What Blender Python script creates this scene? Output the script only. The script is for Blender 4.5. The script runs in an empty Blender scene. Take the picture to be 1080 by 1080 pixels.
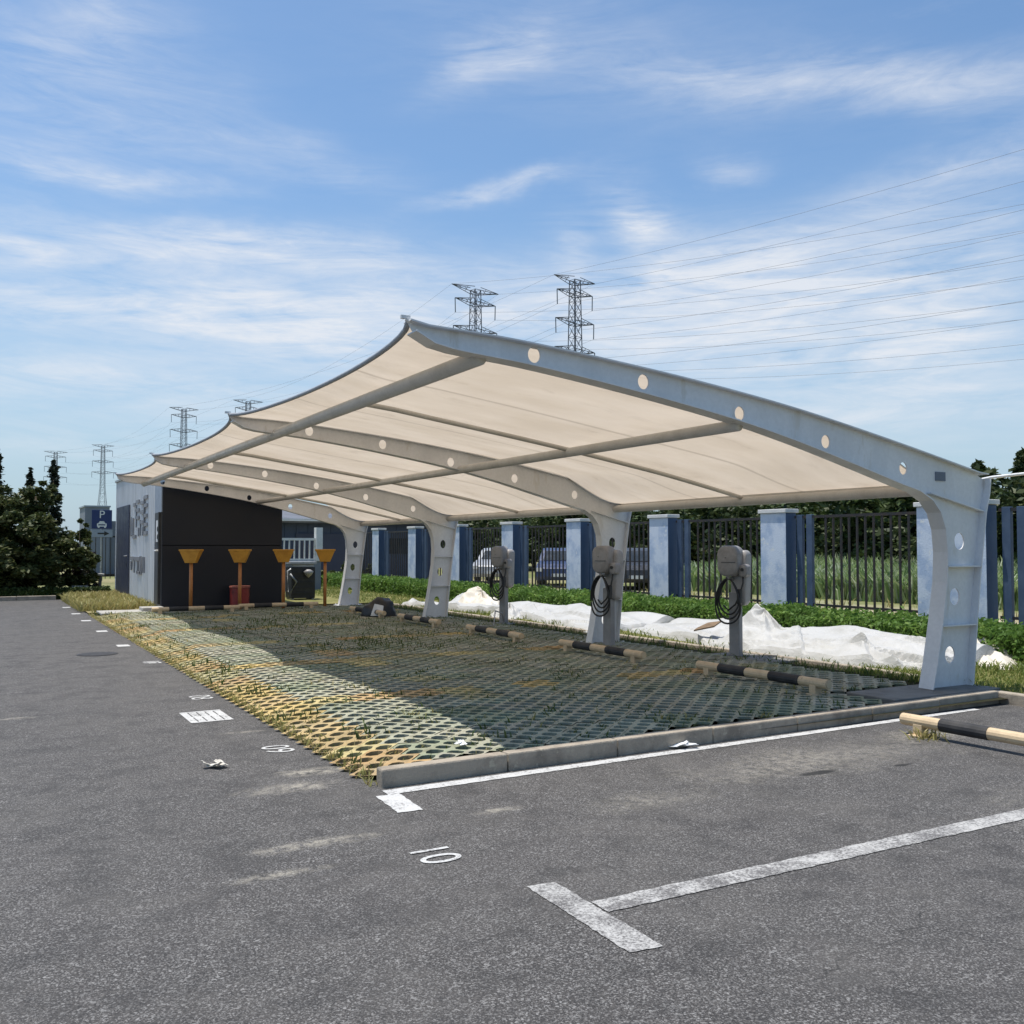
import bpy, bmesh, math, random
from mathutils import Vector, Matrix, noise
R = math.radians
rng = random.Random(7)
scene = bpy.context.scene
col = scene.collection

# ---------------------------------------------------------------- helpers
class MB:
    """collects simple shapes, then links them as ONE mesh object"""
    def __init__(self):
        self.v = []; self.f = []; self.mi = []; self.cur = 0
    def add(self, vs, fs):
        n = len(self.v); self.v += [tuple(p) for p in vs]
        for f in fs:
            self.f.append(tuple(n + i for i in f)); self.mi.append(self.cur)
    def box(self, x0, x1, y0, y1, z0, z1):
        vs = [(x0,y0,z0),(x1,y0,z0),(x1,y1,z0),(x0,y1,z0),(x0,y0,z1),(x1,y0,z1),(x1,y1,z1),(x0,y1,z1)]
        self.add(vs, [(0,3,2,1),(4,5,6,7),(0,1,5,4),(1,2,6,5),(2,3,7,6),(3,0,4,7)])
    def tube(self, pts, r, n=8, r2=None, caps=True):
        pts = [Vector(p) for p in pts]; m = len(pts); rings = []
        up = Vector((0,0,1))
        for i, p in enumerate(pts):
            d = (pts[min(i+1,m-1)] - pts[max(i-1,0)]).normalized()
            u = d.cross(up)
            if u.length < 1e-3: u = d.cross(Vector((1,0,0)))
            u.normalize(); w = u.cross(d).normalized()
            rr = r if r2 is None else r + (r2 - r) * i / (m - 1)
            rings.append([p + (u*math.cos(2*math.pi*k/n) + w*math.sin(2*math.pi*k/n))*rr for k in range(n)])
        vs = [q for rg in rings for q in rg]; fs = []
        for i in range(m-1):
            for k in range(n):
                a = i*n+k; b = i*n+(k+1)%n
                fs.append((a, b, b+n, a+n))
        if caps:
            fs.append(tuple(range(n))); fs.append(tuple((m-1)*n+k for k in reversed(range(n))))
        self.add(vs, fs)
    def prism(self, poly, y0, y1):
        """polygon in XZ extruded along Y"""
        n = len(poly)
        vs = [(x,y0,z) for x,z in poly] + [(x,y1,z) for x,z in poly]
        fs = [tuple(range(n)), tuple(n+k for k in reversed(range(n)))]
        fs += [(k, n+k, n+(k+1)%n, (k+1)%n) for k in range(n)]
        self.add(vs, fs)
    def lathe(self, prof, cx=0, cy=0, n=20):
        vs = []; fs = []
        for r, z in prof:
            for k in range(n):
                a = 2*math.pi*k/n; vs.append((cx+r*math.cos(a), cy+r*math.sin(a), z))
        for i in range(len(prof)-1):
            for k in range(n):
                a = i*n+k; b = i*n+(k+1)%n; fs.append((a,b,b+n,a+n))
        fs.append(tuple(reversed(range(n)))); fs.append(tuple((len(prof)-1)*n+k for k in range(n)))
        self.add(vs, fs)
    def build(self, name, mat, parent=None, smooth=False, bevel=0, fixn=True):
        me = bpy.data.meshes.new(name); me.from_pydata(self.v, [], self.f)
        mats = mat if isinstance(mat, (list, tuple)) else [mat]
        for m in mats: me.materials.append(m)
        if len(mats) > 1: me.polygons.foreach_set('material_index', self.mi)
        if fixn and len(self.f) < 60000:
            bm = bmesh.new(); bm.from_mesh(me); bmesh.ops.recalc_face_normals(bm, faces=bm.faces); bm.to_mesh(me); bm.free()
        me.update()
        if smooth: me.polygons.foreach_set('use_smooth', [True]*len(me.polygons))
        o = bpy.data.objects.new(name, me); col.objects.link(o)
        if parent: o.parent = parent
        if bevel:
            b = o.modifiers.new('bevel', 'BEVEL'); b.width = bevel; b.segments = 2; b.limit_method = 'ANGLE'; b.angle_limit = R(40)
        return o

def tag(o, label=None, cat=None, group=None, kind=None):
    if label: o['label'] = label
    if cat: o['category'] = cat
    if group: o['group'] = group
    if kind: o['kind'] = kind
    return o
def empty(name, loc, label, cat, group=None, rz=0):
    o = bpy.data.objects.new(name, None); col.objects.link(o); o.location = loc; o.rotation_euler = (0,0,rz)
    o.empty_display_size = .2
    return tag(o, label, cat, group)
def copy_tree(o, parent=None):
    c = o.copy(); col.objects.link(c); c.parent = parent
    for ch in [k for k in bpy.data.objects if k.parent == o]: copy_tree(ch, c)
    return c
def lerp_tab(tab, x):
    if x <= tab[0][0]: return tab[0][1]
    for (a, za), (b, zb) in zip(tab, tab[1:]):
        if x <= b: return za + (zb-za)*(x-a)/(b-a)
    return tab[-1][1]
def smooth_tab(tab, x):
    """Catmull-Rom through a table"""
    n = len(tab)
    if x <= tab[0][0]: return tab[0][1]
    if x >= tab[-1][0]: return tab[-1][1]
    for i in range(n-1):
        if x <= tab[i+1][0]: break
    x0, y0 = tab[i]; x1, y1 = tab[i+1]
    m0 = (y1 - tab[i-1][1])/(x1 - tab[i-1][0]) if i > 0 else (y1-y0)/(x1-x0)
    m1 = (tab[i+2][1] - y0)/(tab[i+2][0] - x0) if i+2 < n else (y1-y0)/(x1-x0)
    h = x1-x0; t = (x-x0)/h
    return (2*t**3-3*t*t+1)*y0 + (t**3-2*t*t+t)*h*m0 + (3*t*t-2*t**3)*y1 + (t**3-t*t)*h*m1

# ---------------------------------------------------------------- materials
class NT:
    def __init__(self, tree): self.t = tree; tree.nodes.clear()
    def n(self, typ, **kw):
        nd = self.t.nodes.new(typ)
        for k, v in kw.items(): setattr(nd, k, v)
        return nd
    def l(self, a, b): self.t.links.new(a, b)
    def math(self, op, a, b=None, c=None, clamp=False):
        nd = self.n('ShaderNodeMath', operation=op); nd.use_clamp = clamp
        for i, q in enumerate((a, b, c)):
            if q is None: continue
            if isinstance(q, (int, float)): nd.inputs[i].default_value = q
            else: self.l(q, nd.inputs[i])
        return nd.outputs[0]
    def mix(self, fac, a, b, mode='MIX'):
        nd = self.n('ShaderNodeMix', data_type='RGBA', blend_type=mode)
        for i, q in ((0, fac), (6, a), (7, b)):
            if isinstance(q, (int, float)): nd.inputs[i].default_value = q
            elif isinstance(q, (tuple, list)): nd.inputs[i].default_value = (*q[:3], 1)
            else: self.l(q, nd.inputs[i])
        return nd.outputs[2]
    def noise(self, vec, scale, detail=4, rough=.55, dist=0):
        nd = self.n('ShaderNodeTexNoise'); nd.inputs['Scale'].default_value = scale
        nd.inputs['Detail'].default_value = detail; nd.inputs['Roughness'].default_value = rough
        nd.inputs['Distortion'].default_value = dist
        if vec is not None: self.l(vec, nd.inputs['Vector'])
        return nd.outputs[0]
    def ramp(self, fac, stops, interp='LINEAR'):
        nd = self.n('ShaderNodeValToRGB'); cr = nd.color_ramp; cr.interpolation = interp
        while len(cr.elements) < len(stops): cr.elements.new(.5)
        for e, (p, c) in zip(cr.elements, stops):
            e.position = p; e.color = (*c[:3], 1) if isinstance(c, (tuple, list)) else (c, c, c, 1)
        self.l(fac, nd.inputs[0]); return nd.outputs[0]
    def remap(self, v, a, b, c=0., d=1.):
        nd = self.n('ShaderNodeMapRange'); nd.clamp = True
        for i, q in enumerate((a, b, c, d)): nd.inputs[i+1].default_value = q
        self.l(v, nd.inputs[0]); return nd.outputs[0]
    def bump(self, h, strength, dist):
        nd = self.n('ShaderNodeBump'); nd.inputs['Strength'].default_value = strength; nd.inputs['Distance'].default_value = dist
        self.l(h, nd.inputs['Height']); return nd.outputs[0]
    def out(self, sh): self.l(sh, self.n('ShaderNodeOutputMaterial').inputs[0])
    def bsdf(self, color, rough=.6, normal=None, metal=0., spec=.5):
        b = self.n('ShaderNodeBsdfPrincipled')
        for key, q in (('Base Color', color), ('Roughness', rough), ('Metallic', metal), ('Specular IOR Level', spec)):
            s = b.inputs[key]
            if isinstance(q, (tuple, list)): s.default_value = (*q[:3], 1)
            elif isinstance(q, (int, float)): s.default_value = q
            else: self.l(q, s)
        if normal is not None: self.l(normal, b.inputs['Normal'])
        return b
def newmat(name):
    m = bpy.data.materials.new(name); m.use_nodes = True
    return m, NT(m.node_tree)
def pos(N, scale=(1,1,1), obj=False):
    if obj: v = N.n('ShaderNodeTexCoord').outputs['Object']
    else: v = N.n('ShaderNodeNewGeometry').outputs['Position']
    if scale != (1,1,1):
        mp = N.n('ShaderNodeVectorMath', operation='MULTIPLY'); mp.inputs[1].default_value = scale
        N.l(v, mp.inputs[0]); v = mp.outputs[0]
    return v
def sepxyz(N, v):
    s = N.n('ShaderNodeSeparateXYZ'); N.l(v, s.inputs[0]); return s.outputs

def worn(name, c1, c2, scale=3, rough=.6, bump=.15, bscale=60, amt=(.45,.65), metal=0., spec=.5, c3=None, streak=False, obj=False):
    """surface with blotches of a second tone and fine grain"""
    m, N = newmat(name); p = pos(N, obj=obj)
    pv = pos(N, (1,1,.25), obj=obj) if streak else p
    f = N.remap(N.noise(pv, scale, 6, .62), *amt)
    c = N.mix(f, c1, c2)
    g = N.noise(p, bscale, 3, .6)
    c = N.mix(N.remap(g, .3, .7, 0, .35), c, tuple(q*.72 for q in c1))
    if c3: c = N.mix(N.remap(N.noise(pv, scale*2.7, 5, .7), .6, .68), c, c3)
    rr = N.remap(N.noise(p, scale*2, 3), .3, .7, rough-.1, rough+.12)
    N.out(N.bsdf(c, rr, N.bump(g, bump, .01), metal, spec).outputs[0]); return m

def leaf_mat(name, tones, transl=.35, big=None):
    m, N = newmat(name)
    isl = N.n('ShaderNodeNewGeometry').outputs['Random Per Island']
    c = N.ramp(isl, [(i/(len(tones)-1), t) for i, t in enumerate(tones)])
    if big:
        c = N.mix(N.remap(N.noise(pos(N), big[0], 3), .42, .62), c, big[1])
    b = N.bsdf(c, .55, spec=.25)
    tr = N.n('ShaderNodeBsdfTranslucent'); N.l(c, tr.inputs[0])
    mx = N.n('ShaderNodeMixShader'); mx.inputs[0].default_value = transl
    N.l(b.outputs[0], mx.inputs[1]); N.l(tr.outputs[0], mx.inputs[2]); N.out(mx.outputs[0]); return m

M = {}
# asphalt: aggregate speckle, dusty patches, two oil-dark marks
def make_asphalt():
    m, N = newmat('asphalt'); p = pos(N)
    fine = N.noise(p, 105, 3, .75)
    vo = N.n('ShaderNodeTexVoronoi'); vo.inputs['Scale'].default_value = 120; N.l(p, vo.inputs['Vector'])
    chip = sepxyz(N, vo.outputs['Color'])[0]
    c = N.ramp(fine, [(.32, (.012,.0115,.0118)), (.5, (.053,.049,.0465)), (.68, (.160,.149,.139))])
    vo2 = N.n('ShaderNodeTexVoronoi'); vo2.inputs['Scale'].default_value = 210; N.l(p, vo2.inputs['Vector'])
    chip2 = sepxyz(N, vo2.outputs['Color'])[1]
    dens = N.remap(N.noise(p, 9, 4, .7), .3, .7, .15, 1)
    c = N.mix(N.math('MULTIPLY', N.remap(chip, .80, .96, 0, .75), dens), c, (.36,.35,.335))
    c = N.mix(N.remap(chip2, .80, .97, 0, .65), c, (.30,.29,.28))
    c = N.mix(N.remap(chip2, .02, .2, .6, 0), c, (.02,.02,.021))
    c = N.mix(N.remap(chip, .02, .16, .6, 0), c, (.02,.02,.021))
    big = N.noise(p, .55, 5, .6)
    c = N.mix(N.remap(big, .35, .7, 0, .30), c, (.103,.096,.090))
    med = N.noise(p, 3.1, 5, .65)
    c = N.mix(N.remap(med, .34, .52, .5, 0), c, (.030,.029,.029))
    c = N.mix(N.remap(N.noise(p, 1.3, 6, .7), .50, .68, 0, .35), c, (.125,.116,.106))
    x, y, z = sepxyz(N, p)
    # sand and dried mud spots: (x, y, rx, ry, strength)
    spots = [(1.75,5.95,.28,.13,.55),(1.52,4.78,.36,.075,.6),(1.22,4.40,.22,.05,.45),(.10,2.95,.2,.08,.5),(2.62,4.86,.18,.06,.65),
             (5.2,4.9,1.1,.35,.33),(6.7,5.1,.7,.24,.36),(3.5,4.6,.4,.18,.25),(6.2,3.4,1.1,.4,.2),(.3,9.5,.14,.05,.5),(2.0,6.3,.25,.1,.6),(1.9,7.9,.18,.05,.4)]
    wob = N.noise(p, 2.6, 5, .7); wob2 = N.noise(p, 14, 5, .75)
    tot = None
    for sx, sy, rx, ry, st in spots:
        dx = N.math('DIVIDE', N.math('SUBTRACT', x, sx), rx); dy = N.math('DIVIDE', N.math('SUBTRACT', y, sy), ry)
        d = N.math('SQRT', N.math('ADD', N.math('MULTIPLY', dx, dx), N.math('MULTIPLY', dy, dy)))
        d = N.math('ADD', d, N.math('MULTIPLY', N.math('SUBTRACT', wob, .5), 2.4))
        k = N.math('MULTIPLY', N.remap(d, .2, 1.25, 1, 0), st)
        tot = k if tot is None else N.math('MAXIMUM', tot, k)
    tot = N.math('MULTIPLY', tot, N.math('MULTIPLY', N.remap(wob2, .40, .56), N.remap(N.noise(p, 55, 4, .8), .34, .54, .25, 1)))
    c = N.mix(tot, c, (.50,.455,.37))
    # thin scatter of pale grit everywhere
    c = N.mix(N.math('MULTIPLY', N.remap(N.noise(p, 38, 4, .8), .66, .76), .35), c, (.36,.34,.30))
    for sx, sy, rx, ry in ((4.9,4.62,.20,.045),(5.6,4.5,.12,.03)):
        dx = N.math('DIVIDE', N.math('SUBTRACT', x, sx), rx); dy = N.math('DIVIDE', N.math('SUBTRACT', y, sy), ry)
        d = N.math('ADD', N.math('SQRT', N.math('ADD', N.math('MULTIPLY', dx, dx), N.math('MULTIPLY', dy, dy))), N.math('MULTIPLY', N.math('SUBTRACT', N.noise(p, 9, 3), .5), 1.2))
        c = N.mix(N.remap(d, .6, 1.1, .85, 0), c, (.012,.012,.012))
    # a few hairline cracks
    wp = N.n('ShaderNodeVectorMath', operation='ADD'); nz = N.n('ShaderNodeTexNoise'); nz.inputs['Scale'].default_value = 1.6; nz.inputs['Detail'].default_value = 6
    N.l(p, nz.inputs['Vector']); sc_ = N.n('ShaderNodeVectorMath', operation='SCALE'); sc_.inputs[3].default_value = .8; N.l(nz.outputs['Color'], sc_.inputs[0]); N.l(p, wp.inputs[0]); N.l(sc_.outputs[0], wp.inputs[1])
    vc = N.n('ShaderNodeTexVoronoi', feature='DISTANCE_TO_EDGE'); vc.inputs['Scale'].default_value = .23; N.l(wp.outputs[0], vc.inputs['Vector'])
    ck = N.math('MULTIPLY', N.remap(vc.outputs['Distance'], .0005, .0022, 1, 0), N.remap(N.noise(p, .7, 4), .50, .58))
    c = N.mix(N.math('MULTIPLY', ck, .55), c, (.015,.015,.015))
    h = N.math('ADD', N.math('MULTIPLY', fine, .7), N.math('MULTIPLY', chip, .3))
    N.out(N.bsdf(c, .82, N.bump(h, .75, .006), spec=.35).outputs[0]); return m
M['asphalt'] = make_asphalt()

def make_paint():
    m, N = newmat('road_paint'); p = pos(N)
    w = N.noise(p, 70, 4, .8); w2 = N.noise(p, 5, 4, .65)
    f = N.math('ADD', N.math('MULTIPLY', w, .7), N.math('MULTIPLY', w2, .5))
    c = N.mix(N.remap(f, .53, .67), (.44,.43,.41), (.085,.08,.08))
    c = N.mix(N.remap(N.noise(p, 160, 2), .4, .7, 0, .35), c, (.42,.41,.39))
    N.out(N.bsdf(c, .7, N.bump(w, .4, .004), spec=.3).outputs[0]); return m
M['paint'] = make_paint()
def make_paint_fresh():
    m, N = newmat('road_paint_fresh'); p = pos(N)
    w = N.noise(p, 60, 4, .8)
    c = N.mix(N.remap(N.math('ADD', N.math('MULTIPLY', w, .7), N.math('MULTIPLY', N.noise(p, 6, 4, .7), .4)), .56, .68), (.52,.515,.50), (.15,.145,.14))
    N.out(N.bsdf(c, .7, N.bump(w, .3, .004), spec=.3).outputs[0]); return m
M['paint_new'] = make_paint_fresh()

def make_paver():
    m, N = newmat('grass_paver_concrete'); p = pos(N)
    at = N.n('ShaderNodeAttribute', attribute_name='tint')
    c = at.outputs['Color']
    g = N.noise(p, 45, 5, .7); b = N.noise(p, 1.2, 5, .65)
    c = N.mix(N.remap(g, .35, .7, 0, .5), c, (.22,.195,.135))
    c = N.mix(N.remap(b, .5, .68, 0, .5), c, (.33,.295,.20))
    c = N.mix(N.remap(N.noise(p, 7, 5, .7), .52, .66, 0, .45), c, (.115,.10,.06))
    N.out(N.bsdf(c, .9, N.bump(g, .5, .006), spec=.2).outputs[0]); return m
M['paver'] = make_paver()

def make_ground(name, c1, c2, c3, s1=1.3, s2=30):
    m, N = newmat(name); p = pos(N)
    a = N.noise(p, s1, 6, .65); b = N.noise(p, s2, 5, .75)
    c = N.mix(N.remap(a, .4, .62), c1, c2); c = N.mix(N.remap(b, .45, .7), c, c3)
    N.out(N.bsdf(c, .95, N.bump(b, .7, .03), spec=.1).outputs[0]); return m
M['soil'] = make_ground('paver_soil', (.036,.036,.020), (.055,.048,.028), (.020,.022,.011), 2, 40)
M['lawn'] = make_ground('lawn_ground', (.17,.17,.06), (.27,.24,.10), (.12,.125,.04), 1.1, 25)
M['verge'] = make_ground('dry_verge_ground', (.27,.225,.11), (.20,.17,.08), (.33,.29,.17), 1.1, 25)
def make_field():
    m, N = newmat('field_ground'); p = pos(N)
    x, y, z = sepxyz(N, p)
    a = N.noise(p, .12, 5, .6); b = N.noise(p, 6, 5, .75)
    c = N.mix(N.remap(a, .42, .6), (.16,.18,.07), (.27,.24,.13))
    sand = N.remap(N.math('ADD', x, N.math('MULTIPLY', N.noise(p, .5, 4), 8)), 26, 22, 0, 1)
    sand = N.math('MULTIPLY', sand, N.remap(x, 12.4, 13.2))
    c = N.mix(N.math('MULTIPLY', sand, .85), c, (.46,.40,.29))
    c = N.mix(N.remap(b, .5, .7, 0, .6), c, (.05,.06,.02))
    N.out(N.bsdf(c, .95, N.bump(b, .6, .05), spec=.1).outputs[0]); return m
M['field'] = make_field()

M['kerb'] = worn('kerb_concrete', (.37,.315,.245), (.22,.185,.145), 5, .85, .5, 70, c3=(.42,.37,.28))
M['concrete'] = worn('pale_concrete', (.42,.40,.36), (.33,.31,.28), 4, .85, .4, 60)
M['steel'] = worn('frame_white_paint', (.73,.725,.72), (.64,.64,.64), 2.2, .42, .06, 25, c3=(.60,.58,.545), streak=True, spec=.5)
M['hem'] = worn('grey_hem', (.36,.38,.41), (.30,.31,.33), 6, .6)
M['tube'] = worn('tube_cream_paint', (.60,.57,.52), (.52,.49,.44), 5, .45, .05)

def make_membrane():
    m, N = newmat('canopy_fabric'); p = pos(N)
    x, y, z = sepxyz(N, p)
    dirt = N.noise(pos(N, (.6,1.6,1)), 1.1, 6, .6)
    # welded overlaps every 0.93 m along the row let less light through
    fr = N.math('FRACT', N.math('DIVIDE', N.math('SUBTRACT', y, 5.35), 1.867))
    seam = N.math('LESS_THAN', N.math('ABSOLUTE', N.math('SUBTRACT', fr, .5)), .014)
    smear = N.remap(N.noise(pos(N, (.9,2.2,1)), 1.6, 5, .7, 1.2), .57, .72)
    t = N.mix(N.remap(dirt, .38, .62, 0, .9), (.66,.55,.43), (.57,.465,.35))
    t = N.mix(N.math('MULTIPLY', smear, .45), t, (.36,.285,.21))
    t = N.mix(N.math('MULTIPLY', seam, .42), t, (.24,.19,.14))
    d = N.mix(N.remap(dirt, .3, .7, 0, .4), (.72,.695,.65), (.62,.59,.53))
    tr = N.n('ShaderNodeBsdfTranslucent'); N.l(t, tr.inputs[0])
    wr = N.n('ShaderNodeTexWave'); wr.inputs['Scale'].default_value = .9; wr.inputs['Distortion'].default_value = 7; wr.inputs['Detail'].default_value = 3; wr.bands_direction = 'Y'; N.l(pos(N, (.35,1,1)), wr.inputs['Vector'])
    bp_ = N.bump(N.math('ADD', N.math('MULTIPLY', wr.outputs[0], .5), dirt), .35, .05); N.l(bp_, tr.inputs['Normal'])
    b = N.bsdf(d, .55, bp_, spec=.3)
    mx = N.n('ShaderNodeMixShader'); mx.inputs[0].default_value = .52
    N.l(b.outputs[0], mx.inputs[1]); N.l(tr.outputs[0], mx.inputs[2]); N.out(mx.outputs[0]); return m
M['membrane'] = make_membrane()
def make_tarp():
    m, N = newmat('white_sheet'); p = pos(N)
    n1 = N.noise(p, 2.2, 6, .65, .6); n2 = N.noise(p, 11, 5, .7, .8)
    c = N.mix(N.remap(n1, .45, .7), (.47,.463,.445), (.40,.39,.36))
    c = N.mix(N.remap(N.noise(p, 5, 6, .75), .60, .72, 0, .7), c, (.44,.40,.33))
    N.out(N.bsdf(c, .5, N.bump(N.math('ADD', n1, N.math('MULTIPLY', n2, .4)), .55, .05), spec=.35).outputs[0]); return m
M['tarp'] = make_tarp()
M['tarp_cream'] = worn('cream_sheet', (.70,.64,.54), (.60,.54,.44), 3, .55, .5, 9, c3=(.42,.36,.28))

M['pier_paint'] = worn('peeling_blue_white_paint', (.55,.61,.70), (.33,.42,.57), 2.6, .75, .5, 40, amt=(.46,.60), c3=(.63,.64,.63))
M['pier_shade'] = worn('pier_shaded_side', (.055,.095,.175), (.075,.12,.20), 2.6, .7, .3, 40)  # blue shade of the pier's unlit sides, put into the colour
M['cap'] = worn('pier_cap_plaster', (.66,.65,.62), (.55,.55,.54), 4, .8, .3)
M['fence_bar'] = worn('fence_bar_black', (.018,.017,.018), (.04,.025,.018), 9, .55, .15, 40)
M['fence_blue'] = worn('fence_blue_steel', (.045,.075,.13), (.07,.105,.165), 5, .5, .15, 40)
M['stop_cream'] = worn('stop_faded_yellow', (.62,.47,.29), (.50,.37,.23), 7, .6, .2, 50, c3=(.40,.29,.19))
M['stop_black'] = worn('stop_black_rubber', (.018,.018,.02), (.05,.047,.045), 7, .7, .2, 50)
M['charger'] = worn('charger_grey_plastic', (.30,.285,.28), (.22,.21,.205), 5, .5, .1, 40)
M['charger_light'] = worn('charger_pale_plastic', (.36,.34,.33), (.27,.26,.25), 5, .45, .1, 40)
M['charger_pole'] = worn('charger_pole_grey', (.23,.225,.225), (.30,.295,.29), 5, .5, .1, 40)
M['black'] = worn('black_rubber', (.012,.012,.013), (.03,.03,.03), 8, .5, .1, 60)
M['anthracite'] = worn('anthracite_panel', (.010,.0115,.018), (.0145,.016,.024), .9, .5, .04, 30, spec=.4)
M['dark_grey'] = worn('dark_grey_panel', (.07,.075,.085), (.10,.10,.11), 1.4, .5, .05, 30)
M['navy'] = worn('navy_door_paint', (.024,.032,.062), (.035,.045,.08), 2, .5, .05, 30)
def make_clad():
    m, N = newmat('white_ribbed_cladding'); p = pos(N)
    st = N.noise(pos(N, (1,1,.12)), 3.2, 5, .65)
    c = N.mix(N.remap(st, .42, .65), (.78,.765,.745), (.65,.64,.62))
    N.out(N.bsdf(c, .5, None, spec=.4).outputs[0]); return m
M['clad'] = make_clad()
M['white'] = worn('white_plastic', (.74,.74,.73), (.62,.62,.60), 5, .5, .05)
M['orange'] = worn('orange_plastic', (.62,.30,.035), (.50,.225,.025), 6, .5, .1, 40)
M['orange_post'] = worn('orange_post_paint', (.50,.20,.055), (.40,.15,.045), 6, .5, .1, 40)
M['red'] = worn('red_plastic', (.26,.03,.025), (.16,.022,.02), 6, .45, .1, 40)
M['red_dark'] = worn('red_rim', (.30,.09,.06), (.22,.06,.045), 6, .5)
M['signblue'] = worn('sign_blue', (.007,.024,.115), (.009,.028,.13), 4, .4, .02)
M['signgrey'] = worn('sign_grey', (.30,.34,.40), (.25,.29,.35), 4, .5, .02)
M['slate'] = worn('slate_blue_wall', (.19,.215,.26), (.155,.18,.225), .6, .7, .1, 20)
M['shedblue'] = worn('shed_blue_steel', (.028,.045,.085), (.045,.065,.11), .7, .55, .1, 14)
M['shedroof'] = worn('shed_grey_roof', (.13,.135,.155), (.085,.09,.105), .8, .6, .1, 14, streak=True)
M['galv'] = worn('galvanised_metal', (.38,.39,.40), (.26,.265,.27), 7, .45, .1, 50, metal=.3)
M['pylon'] = worn('pylon_steel', (.075,.085,.115), (.10,.11,.145), .5, .6, 0, 5)
M['wire'] = worn('wire_steel', (.09,.10,.13), (.11,.12,.15), .5, .5, 0, 5)
M['insulator'] = worn('insulator_glass', (.10,.12,.15), (.14,.16,.18), .5, .4, 0, 5)
M['bark'] = worn('bark', (.085,.062,.042), (.05,.038,.027), 5, .9, .6, 30)
M['carwhite'] = worn('car_white_paint', (.34,.35,.37), (.30,.31,.33), 3, .3, 0, 30)
M['carblue'] = worn('car_blue_paint', (.035,.05,.11), (.045,.06,.125), 3, .3, 0, 30)
M['cardark'] = worn('car_dark_paint', (.03,.03,.034), (.045,.045,.05), 3, .3, 0, 30)
M['carpink'] = worn('van_two_tone_paint', (.42,.37,.36), (.36,.30,.29), 3, .35, 0, 30)
M['glass'] = worn('dark_glass', (.02,.025,.03), (.03,.036,.045), 2, .12, 0, 10)
M['lamp'] = worn('lamp_lens', (.75,.74,.70), (.66,.65,.62), 4, .25, 0, 10)
M['paper'] = worn('paper_scrap', (.66,.62,.54), (.48,.43,.36), 9, .8, .3, 60)
M['iron'] = worn('cast_iron', (.02,.019,.02), (.03,.028,.028), 9, .65, .4, 60)
M['stone'] = worn('pale_stone', (.52,.50,.46), (.40,.38,.35), 4, .8, .3, 40)
M['slab'] = worn('grey_slab', (.20,.19,.17), (.14,.13,.115), 3, .85, .4, 50)

M['hedge'] = leaf_mat('hedge_leaves', [(.07,.14,.025), (.12,.22,.04), (.18,.29,.055), (.26,.36,.085)], .4, (1.5, (.11,.20,.04)))
M['hedge_core'] = make_ground('hedge_inside', (.03,.05,.012), (.045,.07,.018), (.02,.032,.008), 6, 40)
M['grass_green'] = leaf_mat('grass_green', [(.10,.15,.03), (.18,.22,.05), (.28,.27,.09)], .35)
M['grass_weed'] = leaf_mat('weed_green', [(.05,.085,.022), (.085,.125,.03), (.14,.15,.05)], .3)
M['grass_dry'] = leaf_mat('grass_dry', [(.40,.33,.13), (.34,.30,.11), (.25,.25,.08), (.46,.38,.18)], .35)
M['tree_dark'] = leaf_mat('dark_tree_leaves', [(.018,.034,.010), (.034,.058,.016), (.06,.09,.024), (.10,.125,.045)], .2)
M['tree_olive'] = leaf_mat('olive_tree_leaves', [(.03,.044,.013), (.055,.075,.02), (.095,.11,.036), (.15,.155,.065)], .22)
M['tree_plum'] = leaf_mat('plum_shrub_leaves', [(.022,.014,.016), (.036,.022,.024), (.05,.036,.034)], .2)
M['tree_conifer'] = leaf_mat('conifer_needles', [(.022,.028,.020), (.032,.042,.026), (.050,.062,.034)], .2)
M['tree_back'] = leaf_mat('back_tree_leaves', [(.022,.038,.013), (.038,.058,.019), (.062,.084,.03), (.095,.11,.045)], .25)
M['crop'] = leaf_mat('crop_leaves', [(.14,.22,.07), (.20,.29,.10), (.30,.36,.16), (.48,.52,.38)], .35)

# ---------------------------------------------------------------- camera, sun, sky
cam = bpy.data.cameras.new('camera'); co = bpy.data.objects.new('camera', cam); col.objects.link(co)
co.location = (0, 0, 1.5); co.rotation_euler = (R(90+2.1), 0, -math.atan2(.48763, .87307))
cam.sensor_width = 36; cam.lens = 36*1010/1080; cam.clip_start = .05; cam.clip_end = 8000
scene.camera = co

sd = Vector((-.57, .50, 3.05)).normalized()
EL = math.asin(sd.z); AZ = math.atan2(sd.x, sd.y)
sl = bpy.data.lights.new('sun', 'SUN'); sl.energy = 4.2; sl.angle = R(.53); sl.color = (1, .955, .89)
so = bpy.data.objects.new('sun', sl); col.objects.link(so); so.rotation_euler = sd.to_track_quat('Z', 'Y').to_euler(); so.location = (0, 0, 60)

w = bpy.data.worlds.new('World'); scene.world = w; w.use_nodes = True
N = NT(w.node_tree)
sky = N.n('ShaderNodeTexSky', sky_type='NISHITA'); sky.sun_disc = False
sky.sun_elevation = EL; sky.sun_rotation = AZ; sky.altitude = 50; sky.air_density = 1.0; sky.dust_density = 1.2; sky.ozone_density = 1.3
dv = N.n('ShaderNodeTexCoord').outputs['Generated']
nm = N.n('ShaderNodeVectorMath', operation='NORMALIZE'); N.l(dv, nm.inputs[0])
X, Y, Z = sepxyz(N, nm.outputs[0])
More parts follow.
